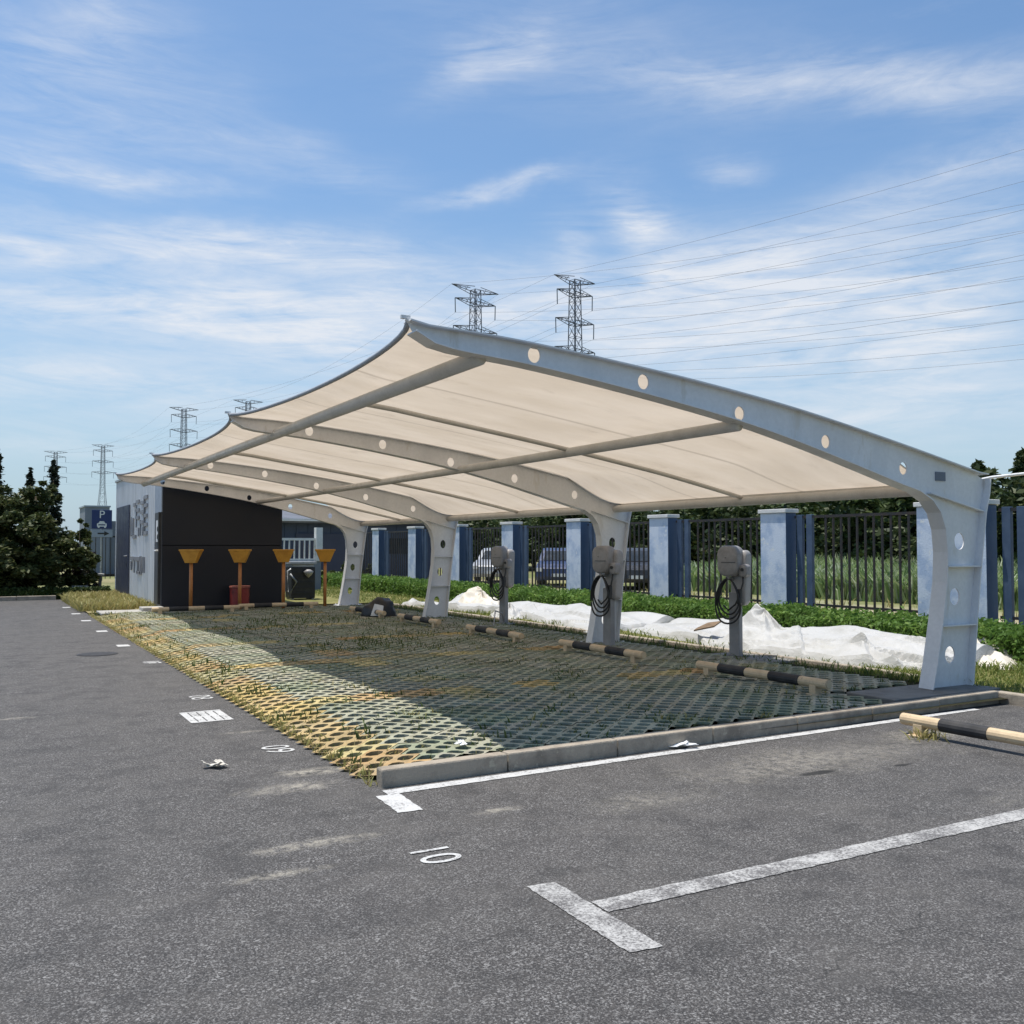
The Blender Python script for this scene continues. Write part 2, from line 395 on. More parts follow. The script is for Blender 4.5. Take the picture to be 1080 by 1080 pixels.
# compass bearing (radians, 0 = the way down the row and a little right) and height above the horizon
fx, fy = .48763, .87307
fwd = N.math('ADD', N.math('MULTIPLY', X, fx), N.math('MULTIPLY', Y, fy))
rgt = N.math('SUBTRACT', N.math('MULTIPLY', X, fy), N.math('MULTIPLY', Y, fx))
az = N.math('ARCTAN2', rgt, fwd); el = N.math('ARCSINE', Z)
def cvec(sa, se, off=0):
    c = N.n('ShaderNodeCombineXYZ')
    N.l(N.math('MULTIPLY', az, sa), c.inputs[0]); N.l(N.math('MULTIPLY', el, se), c.inputs[1]); c.inputs[2].default_value = off
    return c.outputs[0]
wa = N.math('MULTIPLY', N.math('SUBTRACT', N.noise(cvec(5, 9, 3.1), 1, 5, .6), .5), .14)
we = N.math('MULTIPLY', N.math('SUBTRACT', N.noise(cvec(4, 8, 7.7), 1, 5, .6), .5), .085)
azw = N.math('ADD', az, wa); elw = N.math('ADD', el, we)
# cloud banks: bearing, height, half-length, half-thickness, tilt, density
def pe(px, py): return math.atan((px-540)/1010), math.atan((577-py)/1010/math.sqrt(1+((px-540)/1010)**2))
clouds = [(230,262,.17,.017,-.03,.95),(20,253,.06,.009,0,.7),(150,325,.24,.033,-.04,.95),(330,350,.12,.035,-.15,.85),(400,325,.06,.05,0,.6),
          (60,395,.16,.02,0,.45),(95,180,.10,.010,-.04,.6),(300,165,.12,.022,-.10,.32),(90,110,.12,.06,.25,.30),(70,20,.07,.03,.3,.4),
          (525,60,.065,.016,.28,.62),(530,203,.075,.010,.22,.72),(660,228,.032,.024,-.35,.95),(770,285,.10,.036,-.3,1.1),(560,330,.09,.03,0,1.0),
          (700,345,.16,.04,-.1,.95),(800,320,.09,.035,-.2,.95),(900,300,.10,.055,-.1,.42),(985,335,.07,.055,.15,1.0),(930,230,.10,.03,.12,.45),
          (880,72,.17,.020,-.12,.55),(1020,85,.08,.02,-.05,.35),(1040,155,.08,.018,.18,.5),(765,165,.03,.012,-.1,.4),(1060,250,.05,.03,.1,.5),
          (590,275,.02,.03,.1,.4),(650,60,.2,.05,-.1,.18),(900,425,.25,.045,0,.55),(640,440,.2,.03,0,.4),(230,430,.3,.035,0,.5),(40,480,.15,.02,0,.3)]
tot = None
for px, py, la, le, tilt, den in clouds:
    a0, e0 = pe(px, py); ct, stl = math.cos(tilt), math.sin(tilt)
    da = N.math('SUBTRACT', azw, a0); de = N.math('SUBTRACT', elw, e0)
    u = N.math('DIVIDE', N.math('ADD', N.math('MULTIPLY', da, ct), N.math('MULTIPLY', de, stl)), la)
    v = N.math('DIVIDE', N.math('SUBTRACT', N.math('MULTIPLY', de, ct), N.math('MULTIPLY', da, stl)), le)
    g = N.math('MULTIPLY', N.math('EXPONENT', N.math('MULTIPLY', N.math('ADD', N.math('MULTIPLY', u, u), N.math('MULTIPLY', v, v)), -1)), den)
    tot = g if tot is None else N.math('ADD', tot, g)
wisp = N.noise(cvec(5, 30, 1.3), 1, 8, .64, 1.1)
fine = N.noise(cvec(16, 80, 5.3), 1, 6, .66, .9)
tex = N.math('ADD', N.math('MULTIPLY', wisp, 1.05), N.math('MULTIPLY', fine, .45))
mask = N.math('MULTIPLY', N.math('POWER', N.math('MINIMUM', tot, 1.1), .85), N.remap(tex, .47, 1.0, .03, 1.18), clamp=True)
# thin veil of cirrus all over the rest of the sky
veil = N.math('MULTIPLY', N.remap(N.noise(cvec(3.2, 11, 9.2), 1, 7, .65, .7), .54, .8), .16)
mask = N.math('MAXIMUM', mask, veil)
mask = N.math('MULTIPLY', mask, N.remap(el, .0, .10, .35, .88))
hz = N.remap(el, -.02, .36, .85, 0.)
base = N.mix(N.math('MULTIPLY', hz, 1.0), sky.outputs[0], (3.75, 3.95, 4.35))
tint = N.mix(1.0, base, (.80, .97, 1.06), 'MULTIPLY')
c = N.mix(mask, tint, (5.3, 5.5, 5.85))
bg = N.n('ShaderNodeBackground'); N.l(c, bg.inputs[0]); bg.inputs[1].default_value = .125
N.l(bg.outputs[0], N.n('ShaderNodeOutputWorld').inputs[0])

scene.view_settings.view_transform = 'Standard'; scene.view_settings.look = 'None'
scene.view_settings.exposure = 0.3; scene.view_settings.gamma = 1
scene.cycles.max_bounces = 7; scene.cycles.transparent_max_bounces = 8

# ---------------------------------------------------------------- ground sheets
def sheet(name, quads, mat, z, label=None):
    mb = MB()
    for x0, x1, y0, y1 in quads: mb.add([(x0,y0,z),(x1,y0,z),(x1,y1,z),(x0,y1,z)], [(0,1,2,3)])
    return tag(mb.build(name, mat, fixn=False), label, None, None, 'structure')
sheet('ground', [(-3000,3000,-3000,3000)], M['field'], -.05)
sheet('parking_lot', [(-45,2.25,-30,30.2),(2.25,8.73,-30,5.80)], M['asphalt'], 0)
sheet('paving_bed', [(2.785,9.05,5.72,23.3)], M['soil'], .055)
sheet('dry_verge', [(2.2,3.9,23.3,31.5),(3.9,9.05,23.3,23.6)], M['verge'], .03)
sheet('lawn', [(9.05,13.2,-12,36),(8.72,9.05,-12,5.60),(8.67,9.05,5.60,6.6),(7.0,9.05,23.6,36)], M['lawn'], .06)
sheet('far_verge', [(-45,2.0,30.35,60)], M['lawn'], .05)

def kerb(name, pts, w_, h_, rng_=rng, unit=1.0):
    mb = MB()
    (x0,y0),(x1,y1) = pts; L = math.hypot(x1-x0, y1-y0); n = max(1, int(L/unit)); ux, uy = (x1-x0)/L, (y1-y0)/L
    nx, ny = -uy, ux
    for i in range(n):
        a = L*i/n+.004; b = L*(i+1)/n-.004; dz = rng_.uniform(-.004,.004); dn = rng_.uniform(-.004,.004)
        P = []
        for z in (-.04, h_+dz):
            for t, s in ((a,0),(b,0),(b,w_),(a,w_)):
                P.append((x0+ux*t+nx*(s+dn), y0+uy*t+ny*(s+dn), z))
        mb.add(P, [(0,3,2,1),(4,5,6,7),(0,1,5,4),(1,2,6,5),(2,3,7,6),(3,0,4,7)])
    return tag(mb.build(name, M['kerb'], bevel=.012), None, None, None, 'structure')
kerb('front_kerb', [(2.22,5.64),(8.612,5.803)], .10, .118, unit=.8)
kerb('lawn_kerb', [(8.62,-12),(8.62,5.90)], -.11, .11, unit=.8)
kerb('far_kerb', [(-45,30.2),(2.0,30.2)], .14, .12)
kerb('bed_kerb', [(9.02,6.6),(9.02,23.0)], -.09, .10, unit=.8)
# slab beside the nearest column foot
tag((lambda m: (m.box(7.35,8.9,5.98,6.55,.05,.105), m.build('column_footing', M['slab'], bevel=.01))[1])(MB()), None, None, None, 'structure')

# painted lines: each a thin sheet 4 mm above the asphalt
def stripe(name, poly, mat, label, cat, group=None, z=.004, cells=1):
    mb = MB(); P = []
    for (xa, ya), (xb, yb) in zip(poly, poly[1:]+poly[:1]):      # slightly ragged edge
        L = math.hypot(xb-xa, yb-ya); n = max(1, int(L/.03))
        for k in range(n): P.append((xa+(xb-xa)*k/n+rng.uniform(-.004,.004), ya+(yb-ya)*k/n+rng.uniform(-.004,.004), z))
    mb.add(P, [tuple(range(len(P)))])
    return tag(mb.build(name, mat, fixn=False), label, cat, group, 'structure')
stripe('bay_line', [(2.20,5.47),(4.6,5.545),(8.1,5.655),(8.1,5.735),(4.6,5.635),(2.20,5.58)], M['paint_new'], None, None)
stripe('bay_line_stub', [(2.10,5.08),(2.25,5.07),(2.27,5.468),(2.12,5.472)], M['paint_new'], None, None)
stripe('bay_divider_line', [(2.29,3.29),(8.3,3.27),(8.3,3.40),(2.29,3.42)], M['paint'], None, None)
stripe('bay_divider_bar', [(2.13,2.93),(2.275,2.91),(2.285,3.70),(2.145,3.71)], M['paint'], None, None)
for i, y in enumerate((13.2, 15.65, 18.5, 21.3, 23.6, 26.2)):
    stripe('bay_mark', [(1.88,y-.14),(2.06,y-.14),(2.06,y+.16),(1.88,y+.16)] if i else [(1.96,y-.12),(2.06,y-.12),(2.06,y+.12),(1.96,y+.12)], M['paint_new'] if i else M['paint'], None, None, z=.004)
# striped painted box at the 08/09 divider
mb = MB()
for k in range(5):
    x0 = 1.62 + k*.074; mb.add([(x0,8.53,.004),(x0+.062,8.535,.004),(x0+.062,9.03,.004),(x0,9.02,.004)], [(0,1,2,3)])
for yy in (8.49, 8.755, 9.025): mb.add([(1.62,yy,.0045),(1.98,yy+.01,.0045),(1.98,yy+.05,.0045),(1.62,yy+.04,.0045)], [(0,1,2,3)])
tag(mb.build('hatched_marking', M['paint_new'], fixn=False), None, None, None, 'structure')

def text_mesh(name, s, size, mat, mw, extrude=0., sx=1.):
    cu = bpy.data.curves.new('t', 'FONT'); cu.body = s; cu.size = size; cu.extrude = extrude; cu.align_x = 'CENTER'; cu.align_y = 'CENTER'; cu.resolution_u = 6
    ob = bpy.data.objects.new('t', cu); col.objects.link(ob)
    dg = bpy.context.evaluated_depsgraph_get(); me = bpy.data.meshes.new_from_object(ob.evaluated_get(dg))
    bpy.data.objects.remove(ob); me.name = name; me.transform(mw @ Matrix.Diagonal((sx,1,1,1)))
    me.materials.clear(); me.materials.append(mat)
    o = bpy.data.objects.new(name, me); col.objects.link(o); return o
def ground_text(s, x, y, h):
    mw = Matrix.Translation((x, y, .005)) @ Matrix.Rotation(R(-90), 4, 'Z')
    return text_mesh('bay_number', s, h, M['paint_new'], mw, 0, .92)
for s, x, y in (('10',1.965,4.31), ('09',1.965,7.10), ('08',1.965,9.9), ('07',2.0,13.2)):
    tag(ground_text(s, x, y, .30), None, None, None, 'structure')

# ---------------------------------------------------------------- grass-paver lattice (real holes)
def build_paving():
    mb = MB(); tints = []
    dx, dy = .11, .10
    ang = [0, 45, 90, 135, 180, 225, 270, 315]
    zt, zb = .095, .05
    X0, X1, Y0, Y1 = 2.245, 8.42, 5.60, 22.2
    drop = lambda x: -.078*max(0., min(1., (2.78-x)/.58))
    cell_col = {}
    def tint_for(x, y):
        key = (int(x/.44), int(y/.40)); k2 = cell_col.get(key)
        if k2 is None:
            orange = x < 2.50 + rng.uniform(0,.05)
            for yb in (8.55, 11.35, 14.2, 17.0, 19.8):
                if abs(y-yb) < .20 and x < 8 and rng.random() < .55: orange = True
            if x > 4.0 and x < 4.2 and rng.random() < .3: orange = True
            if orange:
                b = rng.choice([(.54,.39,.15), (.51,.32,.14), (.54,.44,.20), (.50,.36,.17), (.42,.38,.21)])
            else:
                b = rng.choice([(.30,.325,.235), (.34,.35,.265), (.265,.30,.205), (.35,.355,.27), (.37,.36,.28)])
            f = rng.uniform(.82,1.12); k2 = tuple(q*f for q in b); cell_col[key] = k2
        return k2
    holes = []
    nx = int((X1-X0)/dx)+1; ny = int((Y1-Y0)/dy)+1
    for j in range(ny):
        for i in range(nx):
            if (i+j) % 2: continue
            cx = X0+i*dx; cy = Y0+j*dy
            if (cx > 2.16 and cy < 5.845+.0252*(cx-2.16)) or cy < 5.7 or (cx > 7.25 and cy < 6.66): continue
            dz = (hash((int(cx/.44), int(cy/.40))) % 7 - 3)*.0012
            outer = []; inner = []; r = .060*rng.uniform(.92,1.06)
            for a in ang:
                ca, sa = math.cos(R(a)), math.sin(R(a))
                k = 1/(abs(ca)/dx+abs(sa)/dy)
                outer.append((cx+ca*k, cy+sa*k))
                rr = r*(1.0 if a % 90 else 1.10)
                inner.append((cx+ca*rr, cy+sa*rr))
            vs = [(x,y,zt+dz+drop(x)) for x,y in outer] + [(x,y,zt+dz-.004+drop(x)) for x,y in inner] + [(x,y,zb+drop(x)) for x,y in inner]
            fs = []
            for k in range(8):
                q = (k+1) % 8
                fs.append((k, q, 8+q, 8+k)); fs.append((8+k, 8+q, 16+q, 16+k))
            mb.add(vs, fs); t = tint_for(cx, cy); tints.append((t, len(fs))); holes.append((cx, cy))
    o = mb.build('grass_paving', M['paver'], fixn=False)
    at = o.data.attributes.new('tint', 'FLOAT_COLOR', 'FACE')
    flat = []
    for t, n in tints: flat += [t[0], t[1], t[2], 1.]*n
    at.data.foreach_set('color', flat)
    tag(o, None, None, None, 'structure')
    return holes
HOLES = build_paving()
mb = MB(); mb.add([(2.18,5.76,-.012),(2.79,5.76,.0545),(2.79,23.3,.0545),(2.18,23.3,-.012)], [(0,1,2,3)])
tag(mb.build('sloping_bed', M['soil'], fixn=False), None, None, None, 'structure')

# ---------------------------------------------------------------- grass
GZ = lambda x: -.072*max(0., min(1., (2.78-x)/.58))*(x > 2.05)
def blades(name, spots, mat, label, cat):
    """spots: (x, y, z, height, lean)"""
    vs = []; fs = []
    for x, y, z, h, lean in spots:
        a = rng.uniform(0, 6.283); wd = h*rng.uniform(.035,.075)+.0025; b = rng.uniform(0, 6.283)
        lx, ly = math.cos(b)*h*lean, math.sin(b)*h*lean
        ux, uy = math.cos(a)*wd, math.sin(a)*wd
        n = len(vs)
        vs += [(x-ux,y-uy,z),(x+ux,y+uy,z),(x+lx*.4+ux*.8,y+ly*.4+uy*.8,z+h*.6),(x+lx*.4-ux*.8,y+ly*.4-uy*.8,z+h*.6),(x+lx,y+ly,z+h*rng.uniform(.8,1))]
        fs += [(n,n+1,n+2,n+3),(n+3,n+2,n+4)]
    me = bpy.data.meshes.new(name); me.from_pydata(vs, [], fs); me.materials.append(mat)
    o = bpy.data.objects.new(name, me); col.objects.link(o)
    return tag(o, label, cat, None, 'stuff')
dry, weed = [], []
for cx, cy in HOLES:
    edge = max(0, 1-(cx-2.2)/.45); far = max(0, (cy-15)/8)*max(0, 1-(cx-2.1)/1.6)
    nz = noise.noise((cx*.9, cy*.9, 3)); nz2 = noise.noise((cx*1.7, cy*1.7, 8))
    p_dry = .6*edge + .7*far + max(0, nz*1.2)*.4
    if rng.random() < p_dry:
        for k in range(rng.randint(4,10)): dry.append((cx+rng.uniform(-.06,.06), cy+rng.uniform(-.06,.06), .055+GZ(cx), rng.uniform(.03,.10), rng.uniform(.2,1.2)))
    sun = cx < 3.4
    if rng.random() < (.75 if sun else .6)*(1.0+nz*.6):
        for k in range(rng.randint(3,7)): (dry if sun and rng.random() < .65 else weed).append((cx+rng.uniform(-.05,.05), cy+rng.uniform(-.04,.04), .055+GZ(cx), rng.uniform(.02,.062), rng.uniform(.3,1.2)))
    p_w = max(0, nz2*1.3+.02) + (.28 if cy > 12 and cx > 3.2 else 0)
    if rng.random() < p_w:
        for k in range(rng.randint(3,7)): weed.append((cx+rng.uniform(-.06,.06), cy+rng.uniform(-.06,.06), .055, rng.uniform(.03,.10), rng.uniform(.2,1.0)))
# weed clumps growing taller in the shade and at the near corner
for x, y, r, n, h in ((4.6,13.0,.35,160,.20),(5.4,13.6,.3,130,.18),(5.6,12.4,.25,90,.14),(4.2,16.5,.5,180,.2),(5.4,18,.6,200,.2),(4.2,6.3,.2,45,.10),(4.9,6.05,.12,40,.12),(2.9,7.2,.25,60,.12),
                      (5.75,9.1,.18,70,.14),(6.9,8.2,.2,50,.1),(3.4,7.6,.2,50,.12),(6.5,11.6,.25,80,.12),(3.0,9.9,.3,70,.1),(6.2,14.6,.4,120,.14),(5.2,10.6,.2,60,.12),(5.1,6.9,.1,25,.14)):
    for k in range(n):
        a = rng.uniform(0,6.283); q = r*math.sqrt(rng.random()); weed.append((x+1.7*q*math.cos(a), y+1.7*q*math.sin(a), .06, h*.62*rng.uniform(.35,1.1), rng.uniform(.2,1.1)))
for k in range(1500):   # ragged dry edge where paving meets asphalt
    y = rng.uniform(5.7, 23.2); dry.append((2.17+abs(rng.gauss(0,.05)), y, .0, rng.uniform(.02,.08), rng.uniform(.3,1.4)))
for k in range(2600):   # weeds in the dark bed behind the wheel stops
    weed.append((rng.uniform(8.4,9.0), rng.uniform(6.6,23), .055, rng.uniform(.02,.12)*(.4+.8*rng.random()), rng.uniform(.2,1)))
blades('dry_grass', dry, M['grass_dry'], 'dry yellow grass sprouting through the sunlit paver holes', 'grass')
blades('weeds', weed, M['grass_weed'], 'green weeds sprouting through the shaded pavers', 'weeds')
sp = []
for k in range(9000):
    x = rng.uniform(2.06,3.85); y = rng.uniform(23.4,31.4)
    if noise.noise((x*1.3, y*.7, 1)) > -.25: sp.append((x, y, .03, rng.uniform(.05,.26), rng.uniform(.2,1)))
blades('verge_grass', sp, M['grass_dry'], 'yellowed grass on the verge beside the white cabin wall', 'grass')
sp = []
for k in range(26000):
    t = rng.random()
    if t < .55: x, y = rng.uniform(8.75,11.2), rng.uniform(1.5,7.9)
    elif t < .8: x, y = rng.uniform(8.8,11.2), rng.uniform(18,34)
    else: x, y = rng.uniform(9.05,11.2), rng.uniform(7,22)
    sp.append((x, y, .06, rng.uniform(.03,.10)*(1.3 if noise.noise((x,y,0)) > .1 else .8), rng.uniform(.3,1.1)))
blades('lawn_grass', sp, M['grass_green'], 'short green grass on the lawn strip before the hedge', 'grass')

# ---------------------------------------------------------------- carport
FY = [6.30, 11.85, 17.70, 22.75]
TOP = [(2.66,3.11),(2.80,3.085),(3.15,3.075),(3.6,3.05),(4.32,2.99),(5.29,2.89),(6.38,2.745),(7.62,2.53),(9.06,2.25)]
BOT = [(2.70,3.045),(2.78,2.995),(2.92,2.955),(3.15,2.93),(3.6,2.895),(4.32,2.81),(5.1,2.70),(5.8,2.585),(6.49,2.44),(7.23,2.26),(7.80,2.115)]
INNER = [(8.05,2.06),(8.24,1.97),(8.36,1.85),(8.43,1.68),(8.455,1.45),(8.435,1.15),(8.36,.75),(8.27,.35),(8.19,.06)]
OUTER = [(8.80,.06),(8.84,.40),(8.91,.95),(8.98,1.40),(9.06,1.86),(9.12,2.06),(9.14,2.20)]
topc = [(x, smooth_tab(TOP, x)) for x in [2.66+ (9.14-2.66)*i/44 for i in range(45)]]
botc = [(x, smooth_tab(BOT, x)) for x in [2.70+(7.80-2.70)*i/34 for i in range(35)]]
inner_d = []
pts = [botc[-1]] + INNER
for i in range(len(INNER)):
    inner_d.append(INNER[i])
underside = botc + inner_d
HOLES_B = [(3.71,2.975),(4.75,2.855),(5.79,2.665),(6.84,2.475),(7.90,2.27)]
HOLES_C = [(8.73,1.56),(8.645,1.0),(8.555,.42)]

DXF = {0: (0., .0), 1: (-.24, .17), 2: (-.30, .17), 3: (-.34, .17)}
def warp(p, i):
    dx, c = DXF[i]; x, z = p; t = (x-2.66)/5.54
    return (x + dx*t - max(0., x-8.0)*c, z)
def frame_web(y, fi):
    bm = bmesh.new(); th = .012
    outer = topc[:-1] + list(reversed(OUTER)) + list(reversed(underside))
    def loop(pts):
        vs = [bm.verts.new((x, y, z)) for x, z in (warp(p, fi) for p in pts)]
        return [bm.edges.new((vs[i], vs[(i+1) % len(vs)])) for i in range(len(vs))]
    es = loop(outer)
    for hx, hz in HOLES_B: es += loop([(hx+.055*math.cos(2*math.pi*k/20), hz+.062*math.sin(2*math.pi*k/20)) for k in range(20)])
    for hx, hz in HOLES_C: es += loop([(hx+.075*math.cos(2*math.pi*k/24), hz+.085*math.sin(2*math.pi*k/24)) for k in range(24)])
    bmesh.ops.triangle_fill(bm, use_beauty=True, use_dissolve=False, edges=es, normal=(0,-1,0))
    r = bmesh.ops.extrude_face_region(bm, geom=list(bm.faces))
    for v in [g for g in r['geom'] if isinstance(g, bmesh.types.BMVert)]: v.co.y += th
    bmesh.ops.recalc_face_normals(bm, faces=bm.faces)
    me = bpy.data.meshes.new('support_frame'); bm.to_mesh(me); bm.free(); me.materials.append(M['steel'])
    return me
def ribbon(mb, pts, y0, y1, th):
    """flange plate following a curve in XZ, offset to its left side by th"""
    n = len(pts); off = []
    for i, p in enumerate(pts):
        a = pts[max(i-1,0)]; b = pts[min(i+1,n-1)]; dx, dz = b[0]-a[0], b[1]-a[1]; L = math.hypot(dx, dz)
        off.append((p[0]-dz/L*th, p[1]+dx/L*th))
    vs = []
    for (x, z), (u, v) in zip(pts, off): vs += [(x,y0,z),(x,y1,z),(u,y1,v),(u,y0,v)]
    fs = []
    for i in range(n-1):
        for k in range(4): a = 4*i+k; b = 4*i+(k+1) % 4; fs.append((a, b, b+4, a+4))
    fs += [(0,1,2,3), (4*n-1,4*n-2,4*n-3,4*n-4)]
    mb.add(vs, fs)

carport = empty('carport', (5.5, 14.7, 0), 'cream membrane carport on four curved white cantilever steel frames over the grass paving', 'carport')
def under(o, p=None):
    p = p or carport
    o.parent = p; o.matrix_parent_inverse = Matrix.Translation(-Vector(p.location)) if p is carport else Matrix.Identity(4); return o
def part_world(mb, name, mat, **kw):
    o = mb.build(name, mat, **kw); return under(o)
for i, y in enumerate(FY):
    web = bpy.data.objects.new('support_frame', frame_web(y-.006, i)); col.objects.link(web); under(web)
    if i == 0: web['label'] = 'end frame in bluish shade facing the open lot'
    fl = MB(); hw = .075 if i else .085
    W_ = lambda ps: [warp(p, i) for p in ps]
    ribbon(fl, W_(topc), y-hw*.8, y+hw*.8, .012)
    f1 = fl.build('top_flange', M['steel'], web, smooth=False)
    fl = MB(); ribbon(fl, W_(reversed(underside)), y-hw, y+hw, .012)
    fl.build('inner_flange', M['steel'], web)
    fl = MB(); ribbon(fl, W_([(9.14,2.21)]+list(reversed(OUTER))), y-hw, y+hw, .012); fl.build('outer_flange', M['steel'], web)
    for z, xa, xb in ((1.30,8.455,8.955),(.71,8.36,8.875)):
        xa, xb = warp((xa,z), i)[0]+.002, warp((xb,z), i)[0]-.002
        for ya, yb in ((y-.085,y-.0075),(y+.0075,y+.085)):
            st = MB(); st.box(xa, xb, ya, yb, z, z+.012); st.build('stiffener', M['steel'], web)
    # slanting stiffener where the beam turns into the column
    st = MB()
    sa, sb = warp((8.24,2), i)[0], warp((9.08,2), i)[0]
    st.add([(sa,y-.0075,2.03),(sa,y-.06,2.03),(sb,y-.06,1.86),(sb,y-.0075,1.86),(sa,y-.0075,2.042),(sa,y-.06,2.042),(sb,y-.06,1.872),(sb,y-.0075,1.872)],
           [(0,3,2,1),(4,5,6,7),(0,1,5,4),(1,2,6,5),(2,3,7,6),(3,0,4,7)])
    st.build('stiffener', M['steel'], web)
    bp = MB(); bl, br = warp((8.08,0), i)[0], warp((8.92,0), i)[0]; bp.box(bl,br,y-.17,y+.17,.052,.075)
    for bx in (bl+.05,br-.05):
        for by in (-.14,.14): bp.tube([(bx,y+by,.07),(bx,y+by,.105)], .016, 6)
    bp.build('base_plate', M['steel'], web)
    tf = MB(); tf.tube([(2.70,y,3.10),(2.655,y,3.135)], .022, 8); tf.box(2.61,2.68,y-.012,y+.012,3.13,3.155); tf.build('tip_fitting', M['white'], web)
    if i == 0:
        pl = MB(); pl.box(8.37,8.52,y-.016,y-.008,2.165,2.255)
        for k in range(3): pl.box(8.385,8.505,y-.019,y-.0165,2.18+k*.024,2.19+k*.024)
        pl.build('name_plate', M['slate'], web)

MID = [(2.95,3.09),(3.25,3.0),(3.6,2.965),(4.22,2.875),(5.0,2.765),(5.8,2.645),(6.5,2.53),(7.14,2.42),(7.8,2.29),(8.47,2.15)]
def mid_z(x): return smooth_tab(MID, x)
def bay_of(y):
    for i in range(3):
        if y <= FY[i+1]: return i
    return 2
def front_x(t): return 2.67 + .27*(max(0., 4*t*(1-t)))**.75
def mem_pt(i, t, s):
    y = FY[i] + (FY[i+1]-FY[i])*t
    xf = front_x(t); x = xf + (8.46-xf)*s
    wgt = abs(2*t-1)**1.15
    zr = smooth_tab(TOP, x)+.008
    zm = mid_z(x) + .012*math.sin(s*9+i)
    # the front hem stays up like a taut cable
    z = zr*wgt + zm*(1-wgt)
    e = max(0., min(1., (s-.80)/.20)); e = e*e*(3-2*e)
    z = (zr*(1-e)+2.15*e)*wgt + zm*(1-wgt)
    if s < .06: z = max(z, 3.10*(1-s/.06)+z*(s/.06)-.02)
    return (x, y, z)
mb = MB(); nt, ns = 28, 56
rows = []
for i in range(3):
    for k in range(nt+(1 if i == 2 else 0)): rows.append((i, k/nt))
for i, t in rows:
    for s in range(ns+1):
        p = mem_pt(i, t, (s/ns)**1.15)
        y = p[1] + (.012 if (i == 0 and t == 0) else -.012 if (i == 2 and t == 1) else 0)
        mb.v.append((p[0], y, p[2]))
for r in range(len(rows)-1):
    for s in range(ns):
        a = r*(ns+1)+s; mb.f.append((a, a+ns+1, a+ns+2, a+1)); mb.mi.append(0)
part_world(mb, 'membrane', M['membrane'], smooth=True, fixn=False)
hem = MB(); hem.tube([mem_pt(i, t, 0) for i, t in rows], .022, 8); part_world(hem, 'edge_hem', M['hem'], smooth=True)
# rear fascia: fabric pocket wrapped down in front of the rear tube
mb = MB()
mb.box(8.455,8.475,6.32,22.74,2.05,2.165); part_world(mb, 'rear_fascia', M['tube'])
for x, z, r, nm_ in ((3.25,2.915,.062,'purlin'),(5.80,2.565,.052,'purlin'),(8.40,2.075,.055,'purlin')):
    t_ = MB(); t_.tube([(x,6.32,z),(x,22.73,z)], r, 14); part_world(t_, 'purlin', M['tube'], smooth=True)
for i in range(3):
    y = (FY[i]+FY[i+1])/2
    t_ = MB(); t_.tube([(x, y, mid_z(x)-.05) for x in [3.25+(8.40-3.25)*k/24 for k in range(25)]], .026, 8); part_world(t_, 'rafter', M['tube'], smooth=True)

# ---------------------------------------------------------------- wheel stops
def make_stop():
    root = empty('wheel_stop', (0,0,0), 'x', 'wheel stop', 'striped wheel stops')
    L = 1.84; n = 5; r = .047; z = .115
    b = MB(); b.tube([(0,-L/2,z),(0,-L/2+.012,z)], r*.75, 14); b.tube([(0,-L/2+.008,z),(0,L/2-.008,z)], r, 14); b.build('bar', M['stop_cream'], root, smooth=False)
    for k in (1, 3):
        q = MB(); q.tube([(0,-L/2+L*k/n-.015,z),(0,-L/2+L*(k+1)/n+.015,z)], r+.004, 14); q.build('black_band', M['stop_black'], root)
    for s in (-1, 1):
        q = MB(); y = s*(L/2-.17); q.box(-.045,.045,y-.04,y+.04,.0,z-.02); q.box(-.085,.085,y-.06,y+.06,0,.014); q.build('foot', M['stop_cream'], root, bevel=.004)
    return root
stop0 = make_stop()
STOPS = [(6.60,4.36,0,R(2),'striped wheel stop lying on the asphalt nearest the camera, in the bay outside the carport'),
         (7.08,7.45,.075,R(1.5),'striped wheel stop on the pavers before the nearest charging post'),
         (7.05,10.3,.075,R(1),'striped wheel stop on the pavers at the foot of the second frame column'),
         (7.04,13.2,.075,R(-1),'striped wheel stop on the pavers between the second and third frame columns'),
         (7.06,16.15,.075,R(-.5),'striped wheel stop on the pavers just nearer than the black sack'),
         (7.05,18.75,.075,R(1),'striped wheel stop with the black sack slumped over it')]
for k, (x, y, z, rz, lb) in enumerate(STOPS):
    o = stop0 if k == 0 else copy_tree(stop0)
    o.location = (x, y, z); o.rotation_euler = (0,0,rz); o['label'] = lb
for (x, y, rz, lb) in ((4.15,21.35,R(90),'striped wheel stop before the black cabin, at its left corner'), (6.05,21.75,R(90),'striped wheel stop in front of the black cabin and red bin, right one of two')):
    o = copy_tree(stop0); o.location = (x, y, .07); o.rotation_euler = (0,0,rz); o['label'] = lb

